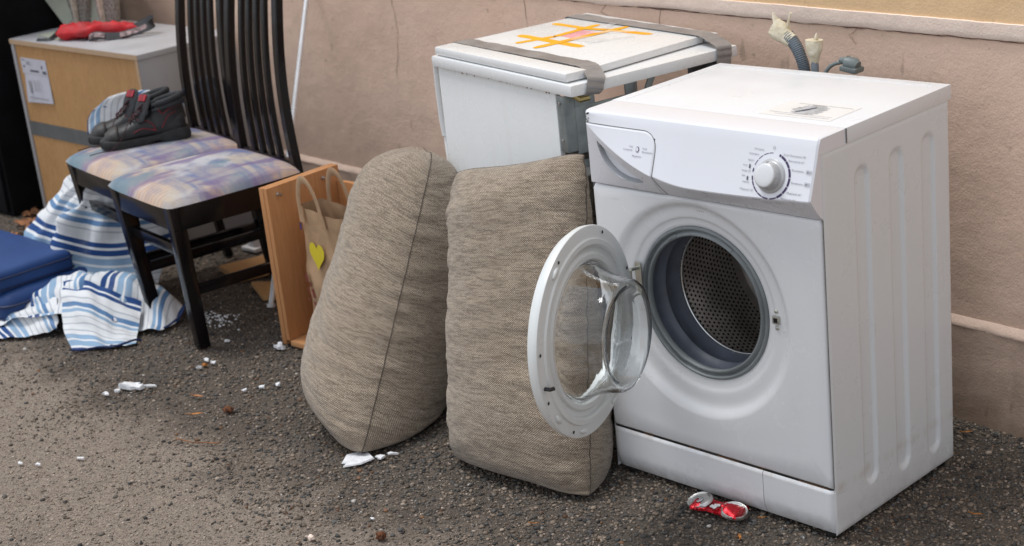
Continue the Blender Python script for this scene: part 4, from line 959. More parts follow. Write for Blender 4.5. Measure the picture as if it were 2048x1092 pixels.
# ------------------------------------------------------------ work boots on the far chair
def boot(label, mirror=1):
    t = thing('work_boot', label, 'shoe', (0,0,0), 0, 'pair of black work boots')
    # local: toe towards -x, heel at +x, sole at z=0, length .29
    prof = [(-.140,.030,.030,.010),(-.134,.046,.046,.012),(-.120,.062,.058,.015),(-.100,.070,.066,.017),(-.075,.073,.071,.018),(-.050,.070,.078,.019),(-.025,.064,.090,.020),(0,.060,.106,.021),(.025,.058,.122,.022),(.050,.057,.136,.023),(.075,.059,.142,.024),(.100,.060,.144,.024),(.120,.056,.143,.023),(.136,.044,.138,.021),(.143,.030,.130,.02)]
    # lower upper: body up to ankle
    g = G(); rings = []
    for x, w_, h, _ in prof:
        n_ = 28; r_ = []; ww = w_*.70; hh = min(h, .098 if x > -.02 else h)
        cy = .006*math.sin((x+.14)*11)*mirror
        for k in range(n_):
            a = 2*PI*k/n_; c_, s_ = math.cos(a), math.sin(a)
            yy = ww*math.copysign(abs(c_)**.75, c_); zz = .014+(hh-.014)*(.5+.5*math.copysign(abs(s_)**.8, s_)); pinch = 1-.32*max(0, (zz-.05)/.1) if x > -.06 else 1-.2*max(0, (zz-.035)/.05)
            r_.append((x, cy+yy*pinch, zz))
        rings.append(r_)
    g.loft(rings); upper = g.build('upper', [M['leather']], t, ang=0)
    # toe cap overlay
    g = G(); rings = []
    for x, w_, h, _ in [(-.1435,.020,.026,0),(-.1405,.034,.034,0),(-.134,.049,.048,0),(-.120,.0625,.0586,0),(-.100,.0702,.0665,0),(-.088,.0716,.0685,0)]:
        r_ = []
        for k in range(28):
            a = 2*PI*k/28; c_, s_ = math.cos(a), math.sin(a); zz = .016+(h-.013)*(.5+.5*math.copysign(abs(s_)**.8, s_)); yy = w_*.72*math.copysign(abs(c_)**.75, c_)*(1-.2*max(0, (zz-.035)/.05)); r_.append((x, .006*math.sin((x+.14)*11)*mirror+yy, zz))
        rings.append(r_)
    g.loft(rings); g.build('toe_cap', M['leather_toe'], upper, ang=0)
    # ankle shaft
    g = G(); rings = []
    for z, xc, lx, ly in ((.060,.066,.082,.043),(.080,.070,.076,.040),(.098,.076,.068,.038),(.112,.080,.062,.037),(.124,.083,.060,.038)):
        rings.append([(xc+lx*math.cos(2*PI*k/32), .003*mirror+ly*math.sin(2*PI*k/32), z+.010*math.cos(2*PI*k/32)) for k in range(32)])
    g.loft(rings, cap=False); g.build('shaft', M['leather'], upper, ang=0)
    # padded collar, double roll, open at the front
    for rad, zc, xc, lx, ly in ((.0115,.134,.084,.056,.034),(.0105,.116,.084,.060,.037)):
        pts = []
        for k in range(29):
            a = math.radians(-142+284*k/28); pts.append((xc+lx*math.cos(a), .003*mirror+ly*math.sin(a), zc+.012*math.cos(a)+.004))
        g = G(); g.tube(dense(pts, 2), [rad*(1 if 3 < i < 53 else .7) for i in range(57)], 10); g.build('collar', M['pad'], t, ang=0)
    g = G(); g.lathe([(.001, 0), (.03, 0)], (.083, .003*mirror, .1), (0,0,1), 20); g.build('mouth_dark', M['hole'], t)  # black disc at ankle height, painted as the dark inside of the boot
    # tongue
    g = G(); rings = []
    for k in range(12):
        s_ = k/11; x = -.014+.048*s_; z = .085+.092*s_-.010*s_*s_; wd = .025+.007*math.sin(PI*s_)-(.010 if k == 11 else 0); th_ = .012 if k < 11 else .004
        rings.append([(x+th_*math.cos(a)*.9-.004, .003*mirror+wd*math.sin(a), z+th_*math.cos(a)*.4) for a in [2*PI*j/16 for j in range(16)]])
    g.loft(rings); TT = Matrix.Translation((.012, -.004, 0)) @ Matrix.Rotation(math.radians(42), 4, 'Z') @ Matrix.Translation((-.012, 0, 0)); tg = g.build('tongue', M['pad'], t, ang=50, T=TT)
    g = G(); c_ = Vector((.0215, .003*mirror, .151)); ux = Vector((0,1,0)); uz = Vector((.45,0,.62)).normalized(); n = uz.cross(ux)*-1; n = Vector((-abs(uz.z), 0, uz.x))
    P_ = [c_+n*.0105+ux*a+uz*b_ for a, b_ in ((-.015,-.012),(.015,-.012),(.016,.012),(-.016,.012))]; P2 = [p-n*.004 for p in P_]
    g.hexa(P2+P_); lab = g.build('tongue_label', M['red_label'], tg, T=TT)
    g = G()
    for k in range(3):
        z_ = (k-1)*.008; q = [c_+n*.0110+ux*a+uz*b_ for a, b_ in ((-.008+k*.001,z_-.0016),(.008-k*.001,z_-.0016),(.008-k*.001,z_+.0016),(-.008+k*.001,z_+.0016))]; g.add(q, [(0,1,2,3)])
    g.build('label_print', simple('label_print', (.09,.01,.012), .6), lab, smooth=False, T=TT)
    # sole
    def outline(x):
        for (a, wa, _, _), (b_, wb, _, _) in zip(prof[:-1], prof[1:]):
            if a <= x <= b_: f_ = (x-a)/(b_-a); return wa*(1-f_)+wb*f_
        return .02
    g = G(); rings = []; N_ = 40
    for lvl, (zz, ex) in enumerate(((0., .0), (.0, .004), (.010, .006), (.022, .0055), (.027, .002), (.027, -.012))):
        r_ = []
        for k in range(N_*2):
            th = 2*PI*k/(N_*2); x = -.1435*math.cos(th)+0.0; w_ = outline(max(-.139, min(.142, x)))*.735
            s_ = math.sin(th); yy = math.copysign(min(abs(s_)*.16, w_), s_)*(1 if abs(s_) > .02 else 0); zoff = zz
            arch = .010*math.exp(-((x-.035)/.022)**2) if lvl < 2 else 0
            rise = (.014*smooth01((x-.02)/.10)+.006*smooth01((-x-.08)/.06)) if lvl > 2 else 0
            sc2 = 1+ex/.07; r_.append((x*sc2*1.0, .006*math.sin((x+.14)*11)*mirror+yy*sc2, zoff+arch+rise+ (.004 if (lvl < 2 and x < -.11) else 0)))
        rings.append(r_)
    g.loft(rings); g.build('sole', M['sole'], t, ang=50)
    # red stitching
    def skin(x, f_):  # point on the outer side of the upper at height fraction
        return None
    for sgn in (-1, 1):
        for pts in ([(-.040,.052,.050),(-.005,.045,.058),(.022,.046,.052),(.040,.044,.046)], [(-.02,.030,.088),(.015,.038,.080),(.035,.043,.060),(.030,.045,.045)], [(.055,.044,.118),(.070,.046,.100),(.090,.047,.112),(.130,.026,.118)], [(.060,.047,.052),(.085,.048,.090),(.115,.040,.100)]):
            g = G(); g.tube(dense([(p[0], .003*mirror+sgn*(p[1]-.0005), p[2]) for p in pts], 6), .0014, 5); g.build('stitching', M['red_thread'], upper)
        g = G()
        rr = []
    # laces: criss-cross over the instep and two loose ends
    for k in range(5):
        x = -.045+k*.016; z = .084+k*.0125; w_ = .024
        g = G(); g.tube(dense([(x, -w_, z-.004), (x+.004, 0, z+.008), (x+.012, w_, z+.006)] , 6), .0030, 6); g.tube(dense([(x, w_, z-.004), (x+.004, 0, z+.0095), (x+.012, -w_, z+.006)], 6), .0030, 6); g.build('lace', M['lace'], t)
    g = G(); 
    for sgn in (-1, 1): g.tube(dense([(.018, 0, .142-.006), (.004, sgn*.016, .136), (-.012, sgn*.020, .122), (.004, sgn*.010, .128), (.018, 0, .134)], 6), .0022, 6)
    g.build('lace_bow', M['lace'], t)
    g = G(); g.tube(dense([(.010, -.010, .134), (-.028, -.030, .112), (-.055, -.052, .080), (-.080, -.060, .040), (-.120, -.066, .006), (-.155, -.060, .003), (-.195, -.075, .002)], 6), .0016, 6); g.build('lace_end', M['lace'], t)
    return t
b1 = boot('near black work boot with red stitching, on the far chair\'s seat', 1); b1.location = (-2.145, .205, .488); b1.rotation_euler = (0, 0, math.radians(60)); b1.scale = (.92,)*3
b2 = boot('black work boot half hidden behind its twin, on the far chair\'s seat', -1); b2.location = (-2.255, .225, .488); b2.rotation_euler = (0, 0, math.radians(62)); b2.scale = (.92,)*3

# ------------------------------------------------------------ grey cabinet with raw back
cab = thing('cabinet', 'low grey cabinet turned with its raw brown hardboard back to the street', 'cabinet', (-3.365, .425, 0), 0)
CW = .885; CDp = .40; CH = .70
g = G(); g.box(-.004, CW+.004, -.003, CDp, CH-.018, CH, .001, mi=0); g.build('top_board', M['cab_top'], cab)
g = G(); g.box(-.002, CW+.002, -.005, -.0035, CH-.018, CH-.001); g.build('board_edge', M['particle'], cab, smooth=False)
g = G(); g.box(0, .018, -.002, CDp, 0, CH-.0185, .0005); g.build('side_board', M['cab_grey'], cab)
g = G(); g.box(CW-.018, CW, -.002, CDp, 0, CH-.0185, .0005); g.build('side_board', M['cab_grey'], cab)
g = G(); g.box(CW-.017, CW-.001, -.0045, -.0025, 0.0, CH-.019); g.build('board_edge', M['particle'], cab, smooth=False)
g = G(); g.box(.0185, CW-.0185, .004, .008, .020, .330); g.build('back_panel', M['hardboard'], cab, smooth=False)
g = G(); g.box(.0185, CW-.0185, .004, .008, .385, CH-.019); g.build('back_panel', M['hardboard'], cab, smooth=False)
g = G(); g.box(.0185, CW-.0185, .001, .0075, .331, .384); g.build('joining_strip', M['strip'], cab, smooth=False)
g = G(); g.box(.0185, CW-.0185, -.001, .012, 0, .019); g.build('plinth_board', M['cab_grey'], cab, smooth=False)
def sheetp(pts, name, mat, parent, off=0):
    g = G(); g.add(pts, [(0,1,2,3)]); return g.build(name, mat, parent, smooth=False)
def cl(x, z, o=.0): return (x+3.365, .0030-o, z)
lab = G(); lab.box(.045, .232, .0018, .0030, .572, .632); lab = lab.build('address_label', M['paper'], cab, smooth=False)
g = G()
for (a, b_, c_, d_) in ((.055,.075,.622,.626),(.082,.115,.618,.6195),(.082,.110,.613,.6145),(.082,.118,.608,.6095),(.060,.070,.596,.604),(.105,.170,.582,.590),(.196,.224,.579,.590),(.192,.202,.598,.610)):
    g.box(a, b_, .0012, .0016, c_, d_)
g.build('label_print', M['ink'], lab, smooth=False)
lab2 = G(); lab2.add([(.058,.001,.571),(.232,.0025,.571),(.238,-.001,.470),(.050,-.004,.462),(.058,.0022,.571),(.232,.0037,.571),(.238,.0004,.470),(.050,-.0026,.462)], [(0,1,2,3),(4,5,6,7),(0,1,5,4),(1,2,6,5),(2,3,7,6),(3,0,4,7)]); lab2 = lab2.build('document_pouch', M['paper'], cab, smooth=False)
g = G()
for (a, b_, c_, d_) in ((.09,.10,.50,.55),(.13,.136,.51,.552),(.16,.164,.51,.555),(.075,.215,.482,.486)): g.box(a, b_, -.0062, -.0058, c_, d_)
g.build('label_print', M['ink_light'], lab2, smooth=False)

# tall black object behind the cabinet
bo = thing('black_wardrobe', 'large plain black piece of furniture rising out of frame at the far left', 'furniture', (-4.6, .30, 0), 0)
g = G(); g.box(0, 1.12, .05, .62, 0.0, 1.6, .01); g.build('body', M['dark'], bo)
for z in (.28, .62, .98): 
    g = G(); g.box(.02, 1.10, .035, .049, z-.30 if z > .3 else .02, z-.01, .004); g.build('drawer_front', M['dark'], bo)

# ------------------------------------------------------------ things on the cabinet
gb = G(); gb.hexa([(-3.36,.655,.702),(-3.20,.720,.702),(-3.20,.728,.702),(-3.36,.663,.702),(-3.56,.66,.86),(-3.28,.76,1.0),(-3.28,.768,1.0),(-3.56,.668,.86)], .001)
tag(gb.build('green_board', M['greenboard']), 'pale green card tilted behind the knitted figure on the cabinet', 'card')
kf = thing('knitted_figure', 'grey flecked knitted figure, only its two legs in frame, standing on the cabinet', 'soft toy', (-3.17, .70, .70))
for cx, lean, w_ in ((-.120, -.03, .072), (.075, .02, .070)):
    g = G(); rings = []
    for k in range(16):
        z = .012+k*.016; s_ = k/15
        rings.append([(cx+lean*s_*.6+w_*(.62+.5*s_)*math.cos(a)*(1+.04*noise.noise(Vector((k*.5, a, cx*9)))), .055*(.6+.4*s_)*math.sin(a), z) for a in [2*PI*j/22 for j in range(22)]])
    g.loft(rings); lg = g.build('leg', M['knit'], kf, ang=0)
    g = G(); g.tube([(cx+w_*.35, -.042, .016), (cx+w_*.45, -.046, .10), (cx+w_*.62+lean*.4, -.05, .20)], [.010, .013, .017], 8, flat=.5); g.build('trim', M['knit_light'], lg)
    g = G(); g.sphere((cx-.004, -.01, .014), (w_*.62, .045, .016), 8); g.build('foot', M['knit'], lg)
g = G(); g.sphere((-.035, 0, .34), (.15, .07, .12), 12); g.build('torso', M['knit'], kf)
# red waist pouch with straps
rp_ = thing('red_pouch', 'crumpled red nylon pouch with black patterned strap lying on the cabinet top', 'pouch', (0,0,0))
g = G(); spine = dense([(-3.185,.585,.728), (-3.12,.555,.738), (-3.05,.530,.730), (-2.99,.545,.730), (-2.94,.590,.736), (-2.88,.640,.732), (-2.845,.675,.720)], 8); rings = []
for i, p in enumerate(spine):
    s_ = i/(len(spine)-1); w_ = .016+.056*math.sin(PI*min(1, s_*1.15+.06))**.8*(1-.55*s_)*(1+.22*math.sin(i*.55)); hgt = .024*math.sin(PI*max(.03, min(.97, s_)))**.5+.006
    t = (spine[min(i+1, len(spine)-1)]-spine[max(i-1, 0)]).normalized(); n = Vector((-t.y, t.x, 0)).normalized()
    rings.append([Vector((p.x, p.y, .7025+hgt*.9))+n*w_*math.cos(a)+Vector((0,0,1))*hgt*.9*math.sin(a)*(1+.7*noise.noise(Vector((i*.16, a*1.6, 2)))+.35*noise.noise(Vector((i*.5, a*3, 5)))) for a in [2*PI*j/22 for j in range(22)]])
g.loft(rings); g.build('bag_body', M['red_cloth'], rp_, ang=0)
def ribbon(pts, wdt, th_, name, mat, parent, upf=None, n=8):
    P_ = dense(pts, n); g = G(); rings = []
    for i, p in enumerate(P_):
        t = (P_[min(i+1, len(P_)-1)]-P_[max(i-1, 0)]).normalized(); uv_ = upf(i/(len(P_)-1)) if upf else Vector((0,0,1)); wv = (uv_-t*uv_.dot(t)).normalized(); nn = t.cross(wv)
        rings.append([p+wv*wdt/2+nn*th_/2, p-wv*wdt/2+nn*th_/2, p-wv*wdt/2-nn*th_/2, p+wv*wdt/2-nn*th_/2])
    g.loft(rings); return g.build(name, mat, parent, ang=50)
ribbon([(-2.935,.515,.712), (-2.90,.520,.722), (-2.87,.545,.716), (-2.84,.58,.712), (-2.80,.63,.722), (-2.775,.675,.735), (-2.80,.70,.752), (-2.835,.68,.738), (-2.86,.63,.716)], .030, .0025, 'strap', M['strap'], rp_, lambda s_: Vector((-.5, .4, .8)))
ribbon([(-2.935,.513,.714), (-2.90,.517,.724), (-2.872,.541,.719)], .018, .0045, 'strap_print', M['strap_print'], rp_, lambda s_: Vector((-.5, .4, .8)))
ribbon([(-2.835,.580,.715), (-2.805,.622,.722), (-2.782,.665,.734)], .018, .0045, 'strap_print', M['strap_print'], rp_, lambda s_: Vector((-.5, .4, .8)))
ribbon([(-3.19,.58,.725), (-3.17,.53,.722), (-3.14,.49,.712), (-3.13,.455,.705), (-3.18,.435,.7035)], .016, .0025, 'strap', M['strap'], rp_, lambda s_: Vector((-.6, .3, .5)))
g = G(); g.box(-3.235, -3.205, .585, .61, .702, .722, .003); g.build('buckle', M['grey_plastic'], rp_)
g = G(); g.hexa([(-3.30,.50,.7015),(-3.08,.47,.7015),(-3.05,.62,.7015),(-3.28,.68,.7015),(-3.30,.50,.704),(-3.08,.47,.704),(-3.05,.62,.704),(-3.28,.68,.704)]); tag(g.build('paper_sheet', M['greenboard'], smooth=False), 'pale sheet of paper lying flat under the red pouch', 'paper')

# ------------------------------------------------------------ striped curtain
def lerp(a, b_, t): return a+(b_-a)*t
def cloth(name, rows, parent, uoff=0, nsub=9, fold=.012, fdir=(7, 22), seed=0, swap=False, su=1., fthick=.0):
    """rows: list of rows of control points; catmull-rom surface with folds"""
    R_ = [[Vector(p) for p in r] for r in rows]; D = [dense(r, nsub) for r in R_]; m_ = len(D[0]); colsd = [dense([D[j][i] for j in range(len(D))], nsub) for i in range(m_)]; k_ = len(colsd[0])
    V = np.array([[colsd[i][j][:] for i in range(m_)] for j in range(k_)])
    du = np.zeros((k_, m_)); du[:, 1:] = np.cumsum(np.linalg.norm(np.diff(V, axis=1), axis=2), 1); dv = np.zeros((k_, m_)); dv[1:] = np.cumsum(np.linalg.norm(np.diff(V, axis=0), axis=2), 0)
    du = du.mean(0)[None]*.6+du*.4; dv = dv.mean(1)[:, None]*.6+dv*.4
    out = []
    for j in range(k_):
        for i in range(m_):
            a = V[j, max(i-1, 0)]-V[j, min(i+1, m_-1)]; b_ = V[max(j-1, 0), i]-V[min(j+1, k_-1), i]; n = np.cross(a, b_); n = n/(np.linalg.norm(n)+1e-9)
            f_ = fold*(noise.noise(Vector((du[j, i]*fdir[0], dv[j, i]*fdir[1], seed)))+.6*noise.noise(Vector((du[j, i]*26, dv[j, i]*17, seed+4)))); p = V[j, i]+n*f_; out.append((p[0], p[1], max(p[2], gh(p[0], p[1])+.006)))
    fs = [(j*m_+i, j*m_+i+1, (j+1)*m_+i+1, (j+1)*m_+i) for j in range(k_-1) for i in range(m_-1)]
    U, Vv = (dv, du) if swap else (du, dv)
    o = mk(name, out, fs, M['stripe'], parent, ang=0, uv=np.stack([U.ravel()*su+uoff, Vv.ravel()], -1)); return o
cu = thing('striped_curtain', 'crumpled white curtain with blue stripes heaped on the ground by the chairs', 'curtain', (0,0,0))
# hanging fold from the cabinet side down to the ground
cloth('hanging_fold', [
 [(-2.50,.20,.40), (-2.43,.16,.41), (-2.36,.14,.42), (-2.30,.12,.42), (-2.20,.16,.40), (-2.06,.22,.40)],
 [(-2.58,.12,.30), (-2.48,.06,.32), (-2.40,.08,.31), (-2.31,.02,.32), (-2.22,.10,.30), (-2.02,.20,.32)],
 [(-2.62,.02,.20), (-2.52,-.03,.21), (-2.42,.02,.19), (-2.33,-.05,.20), (-2.22,.04,.17), (-2.04,.18,.22)],
 [(-2.62,-.06,.08), (-2.52,-.09,.09), (-2.42,-.04,.07), (-2.32,-.10,.09), (-2.20,0,.06), (-2.06,.12,.08)],
 [(-2.60,-.14,.01), (-2.50,-.16,.02), (-2.40,-.12,.01), (-2.30,-.16,.03), (-2.16,-.05,.02), (-2.04,.06,.01)]], cu, .03, 9, .045, (17, 5), 2, swap=True)
# heap by the chair's front leg
cloth('ground_fold', [
 [(-2.46,-.26,.03), (-2.32,-.18,.10), (-2.20,-.10,.13), (-2.06,-.02,.13), (-1.96,.04,.10), (-1.86,.06,.03)],
 [(-2.42,-.30,.05), (-2.28,-.22,.09), (-2.15,-.15,.14), (-2.02,-.08,.14), (-1.90,-.02,.11), (-1.80,.01,.02)],
 [(-2.36,-.33,.03), (-2.22,-.27,.07), (-2.10,-.20,.11), (-1.98,-.14,.09), (-1.88,-.07,.06), (-1.79,-.035,.01)],
 [(-2.28,-.36,.01), (-2.18,-.31,.05), (-2.06,-.24,.06), (-1.94,-.18,.05), (-1.85,-.12,.02), (-1.78,-.08,.005)]], cu, .12, 9, .024, (10, 16), 7)
cloth('front_flap', [
 [(-2.15,-.17,.135), (-2.06,-.14,.14), (-1.97,-.11,.12), (-1.89,-.06,.08)],
 [(-2.07,-.23,.10), (-1.99,-.19,.10), (-1.91,-.15,.07), (-1.85,-.10,.04)],
 [(-1.99,-.28,.04), (-1.92,-.235,.045), (-1.86,-.20,.03), (-1.81,-.14,.015)],
 [(-1.90,-.31,.006), (-1.85,-.27,.010), (-1.80,-.23,.008), (-1.77,-.17,.006)]], cu, .055, 9, .014, (7, 22), 11, swap=True, su=-1)
cloth('side_flap', [
 [(-2.55,-.40,.012), (-2.45,-.34,.03), (-2.35,-.27,.06), (-2.25,-.22,.09), (-2.16,-.19,.10)],
 [(-2.42,-.42,.010), (-2.34,-.38,.02), (-2.26,-.32,.04), (-2.18,-.27,.07), (-2.10,-.23,.08)],
 [(-2.28,-.44,.006), (-2.22,-.40,.010), (-2.15,-.35,.012), (-2.10,-.31,.02), (-2.05,-.27,.03)]], cu, .16, 9, .016, (7, 22), 15)
for pts in ([(-1.90,-.315,.008), (-1.85,-.30,.014), (-1.83,-.26,.012), (-1.80,-.235,.010)], [(-1.815,-.23,.01), (-1.79,-.22,.012), (-1.765,-.18,.02), (-1.765,-.155,.012)], [(-1.79,-.06,.012), (-1.755,-.055,.03), (-1.745,-.02,.05), (-1.76,.01,.07)]):
    g = G(); g.tube(dense(pts, 8), .0035, 6); g.build('hem_cord', M['navy_hem'], cu)
# loose part of the same cloth between cabinet and chair
cu2 = thing('striped_cloth', 'small white and blue striped cloth bunched behind the boots on the chair seat', 'cloth', (0,0,0))
cloth('cloth_bunch', [
 [(-2.50,.20,.46), (-2.46,.24,.50), (-2.40,.30,.50), (-2.32,.36,.48)],
 [(-2.50,.21,.53), (-2.45,.26,.575), (-2.38,.33,.58), (-2.30,.40,.56)],
 [(-2.46,.25,.565), (-2.42,.31,.60), (-2.35,.38,.60), (-2.28,.44,.58)],
 [(-2.42,.33,.50), (-2.38,.38,.55), (-2.32,.43,.55), (-2.26,.47,.52)]], cu2, .05, 9, .008, (7, 22), 3, swap=False)

# ------------------------------------------------------------ blue suitcase
su_ = thing('blue_suitcase', 'dark blue soft suitcase lying flat at the left edge beside the striped curtain', 'suitcase', (0, 0, 0), 0)
def rbox(name, x0, x1, y0, y1, z0, z1, r, mat, parent, puff=.0, seg=7):
    bm = bmesh.new(); bmesh.ops.create_cube(bm, size=1)
    for v_ in bm.verts: v_.co = Vector((x0+(v_.co.x+.5)*(x1-x0), y0+(v_.co.y+.5)*(y1-y0), z0+(v_.co.z+.5)*(z1-z0)))
    bmesh.ops.bevel(bm, geom=bm.edges[:], offset=r, segments=seg, affect='EDGES', profile=.5)
    bmesh.ops.subdivide_edges(bm, edges=[e for e in bm.edges if e.calc_length() > .05], cuts=8, use_grid_fill=True)
    cx, cy = (x0+x1)/2, (y0+y1)/2
    for v_ in bm.verts:
        v_.co.z += puff*(1-min(1, abs(v_.co.x-cx)/((x1-x0)/2))**2)*(1-min(1, abs(v_.co.y-cy)/((y1-y0)/2))**2)*(1 if v_.co.z > (z0+z1)/2 else 0)
        v_.co += Vector((0,0,1))*.004*noise.noise(v_.co*9)
    me = bpy.data.meshes.new(name); bm.to_mesh(me); bm.free(); me.materials.append(mat); me.polygons.foreach_set('use_smooth', [True]*len(me.polygons)); o = bpy.data.objects.new(name, me); return link(o, parent)
rbox('case_body', -2.86, -2.245, -.335, .025, .004, .115, .045, M['suit'], su_, .0)
lidc = rbox('front_pocket', -2.86, -2.290, -.330, -.045, .100, .182, .024, M['suit'], su_, .010)
def rrect(x0, x1, y0, y1, r, z, n=8):
    P_ = []
    for cx, cy, a0 in ((x1-r, y1-r, 0), (x0+r, y1-r, 90), (x0+r, y0+r, 180), (x1-r, y0+r, 270)):
        for k in range(n+1): a = math.radians(a0+90*k/n); P_.append(Vector((cx+r*math.cos(a), cy+r*math.sin(a), z)))
    return P_+[P_[0]]
for z_ in (.158, .124):
    g = G(); g.tube(rrect(-2.862, -2.288, -.332, -.043, .026, z_), .0030, 6); g.build('zip', M['suit_dark'], lidc)
for z_ in (.078, .035):
    g = G(); g.tube(rrect(-2.862, -2.243, -.337, .027, .046, z_), .0042, 6); g.build('piping', M['suit_dark'], su_)
g = G(); g.tube(dense([(-2.2455,-.17,.055), (-2.233,-.15,.07), (-2.232,-.07,.07), (-2.2455,-.05,.055)], 6), .006, 8, flat=.6); g.build('carry_handle', M['suit_dark'], su_)
g = G(); g.tube(dense([(-2.246,-.035,.080), (-2.236,-.03,.088), (-2.238,-.012,.074)], 6), .0025, 8); g.build('zip_pull', M['screw'], su_)

# ------------------------------------------------------------ beech shelf box, paper bag, planks
sh = thing('shelf_unit', 'open beech-veneer shelf box standing upright beside the near chair', 'shelf unit', (-1.365, .072, 0), math.radians(3))
g = G(); g.box(0, .018, 0, .27, .004, .475, .0012); bd = g.build('side_board', M['beech'], sh)
g = G(); g.box(.0182, .0215, .004, .266, .022, .474); g.build('back_groove', M['gap'], bd, smooth=False)
g = G(); g.box(.0216, .036, -.001, .268, .020, .476, .001); g.build('side_board', M['beech'], sh)
g = G(); g.box(.0365, .34, .0, .27, .004, .020, .0012); g.build('bottom_board', M['beech_edge'], sh)
g = G(); g.box(.0365, .34, .255, .270, .0205, .43, .001); g.build('rear_board', M['beech'], sh)
for (y, z) in ((.035, .452), (.205, .452)):
    g = G(); g.lathe([(.006, 0), (.006, .003), (.0035, .0035), (.0035, .012), (.0045, .0125), (.0045, .016), (.0001, .0162)], (.036, y, z), (1, 0, 0), 14); g.build('cam_bolt', M['steel_bright'], sh)
pb = thing('paper_bag', 'brown kraft paper carrier bag with yellow heart print inside the shelf box', 'bag', (-1.150, .155, .021), math.radians(-8))
def bagf(u_, v_):
    # rounded-rectangle tube
    a = 2*PI*u_; w_, d_ = .125, .055; c_, s_ = math.cos(a), math.sin(a); k = (abs(c_)**6+abs(s_)**6)**(-1/6); x, y = w_*c_*k, d_*s_*k*(1-.25*v_); z = .40*v_
    return (x+.004*noise.noise(Vector((x*9, y*9, z*9))), y+.012*noise.noise(Vector((x*9, z*8, 3)))+.005*noise.noise(Vector((x*25, z*21, 3))), z)
vs, fs = grid(bagf, 72, 30, True); g = G(); g.add(vs, fs); g.add([vs[i] for i in range(72)], [tuple(range(72))]); g.build('bag_body', M['kraft'], pb, ang=40)
for y_, dz_ in ((-.052, 0), (.045, -.01)):
    pts = dense([(-.085, y_, .36), (-.082, y_-.003, .43), (-.055, y_-.006, .485), (-.01, y_-.008, .488), (.025, y_-.006, .44), (.035, y_, .36)], 8)
    g = G(); g.tube(pts, .0115, 8, flat=.15, up=Vector((0,1,0))); g.build('bag_handle', M['kraft'], pb)
def onbag(x, z, o=.0): return Vector((x, -.055*(1-.25*z/.40)-.0085-o, z))
g = G(); hs_ = []
for k in range(40):
    t = 2*PI*k/40; hs_.append(onbag(-.022+.0028*16*math.sin(t)**3*.9, .275+.0028*(13*math.cos(t)-5*math.cos(2*t)-2*math.cos(3*t)-math.cos(4*t))))
g.add(hs_, [tuple(range(40))]); g.build('heart_print', M['yellow'], pb, smooth=False)
g = G(); g.add([onbag(a, b_) for a, b_ in ((-.104,.335),(-.092,.335),(-.092,.355),(-.104,.355))], [(0,1,2,3)]); g.build('bag_print', M['ink_purple'], pb, smooth=False)
g = G(); rr = random.Random(12)
for k in range(14): 
    x, z = rr.uniform(-.095, -.045), rr.uniform(.08, .20); r_ = rr.uniform(.004, .010); g.add([onbag(x+r_*math.cos(2*PI*j/9), z+r_*math.sin(2*PI*j/9), .0005*k) for j in range(9)], [tuple(range(9))])
g.build('bag_print', simple('brown_print', (.20,.045,.03), .7), pb, smooth=False)
def board_on(name, label, pts, th_, mat, cat, z=.004):
    g = G(); g.hexa([(x, y, z) for x, y in pts]+[(x, y, z+th_) for x, y in pts], .001); return tag(g.build(name, mat), label, cat)
board_on('wood_offcut', 'wooden board lying flat on the grit behind the near chair', [(-2.12,.375), (-1.95,.335), (-1.90,.50), (-2.06,.56)], .018, M['hardboard'], 'board')
board_on('wood_offcut', 'smaller wooden board lying between the chair and the shelf box', [(-1.88,.335), (-1.73,.27), (-1.62,.36), (-1.74,.43)], .016, M['hardboard'], 'board')

# ------------------------------------------------------------ curtain rod leaning on the wall
rd = thing('curtain_rod', 'thin white metal rod leaning against the pink wall', 'rod', (-1.663, .251, 0))
g = G(); a_, b_ = Vector((0, 0, .006)), Vector((-.385, .598, .86)); g.tube([a_, a_.lerp(b_, .5), a_+(b_-a_)*1.06], .0085, 14); g.build('rod_tube', M['chrome'], rd)
g = G(); g.tube([a_+Vector((0,0,-.004)), a_+Vector((-.001,.002,.006))], .013, 14); g.build('end_cap', M['white_print'], rd)
# small white bracket scrap standing under the chairs
g = G(); g.box(-2.225, -2.185, .57, .60, .002, .095, .003); g.box(-2.245, -2.165, .555, .615, .002, .016, .003); tag(g.build('plastic_bracket', M['white_print']), 'small white plastic bracket standing on the ground behind the near chair', 'bracket')

# ------------------------------------------------------------ litter
def chip(pts, th_, label, mat='foam', cat='fragment', name='foam_fragment', group='broken white foam pieces', lift=.0):
    g = G(); n = len(pts); cx, cy = sum(p[0] for p in pts)/n, sum(p[1] for p in pts)/n; z = gh(cx, cy)+.003+lift
    lo = [(x, y, z+.001*((i*7) % 3)) for i, (x, y) in enumerate(pts)]; hi = [(cx+(x-cx)*.94, cy+(y-cy)*.94, z+th_*(.8+.9*noise.noise(Vector((x*60, y*60, 0))))) for x, y in pts]
    g.add(lo+hi, [tuple(range(n))[::-1], tuple(range(n, 2*n))]+[(i, (i+1) % n, n+(i+1) % n, n+i) for i in range(n)]); return tag(g.build(name, M[mat], smooth=False), label, cat, group)
def blob(cx, cy, rx, ry, seed, rot=0, n=13):
    rr = random.Random(seed); out = []
    for k in range(n):
        a = 2*PI*k/n+rr.uniform(-.2, .2); r_ = rr.uniform(.45, 1.2); x, y = rx*r_*math.cos(a), ry*r_*math.sin(a); out.append((cx+x*math.cos(rot)-y*math.sin(rot), cy+x*math.sin(rot)+y*math.cos(rot)))
    return out
chip([(x+.012, y-.022) for x, y in ((-.620,-.285), (-.590,-.325), (-.575,-.318), (-.572,-.335), (-.545,-.300), (-.540,-.262), (-.575,-.250), (-.588,-.262), (-.600,-.255))], .005, 'largest flat white foam shard, in front of the edge-on cushion')
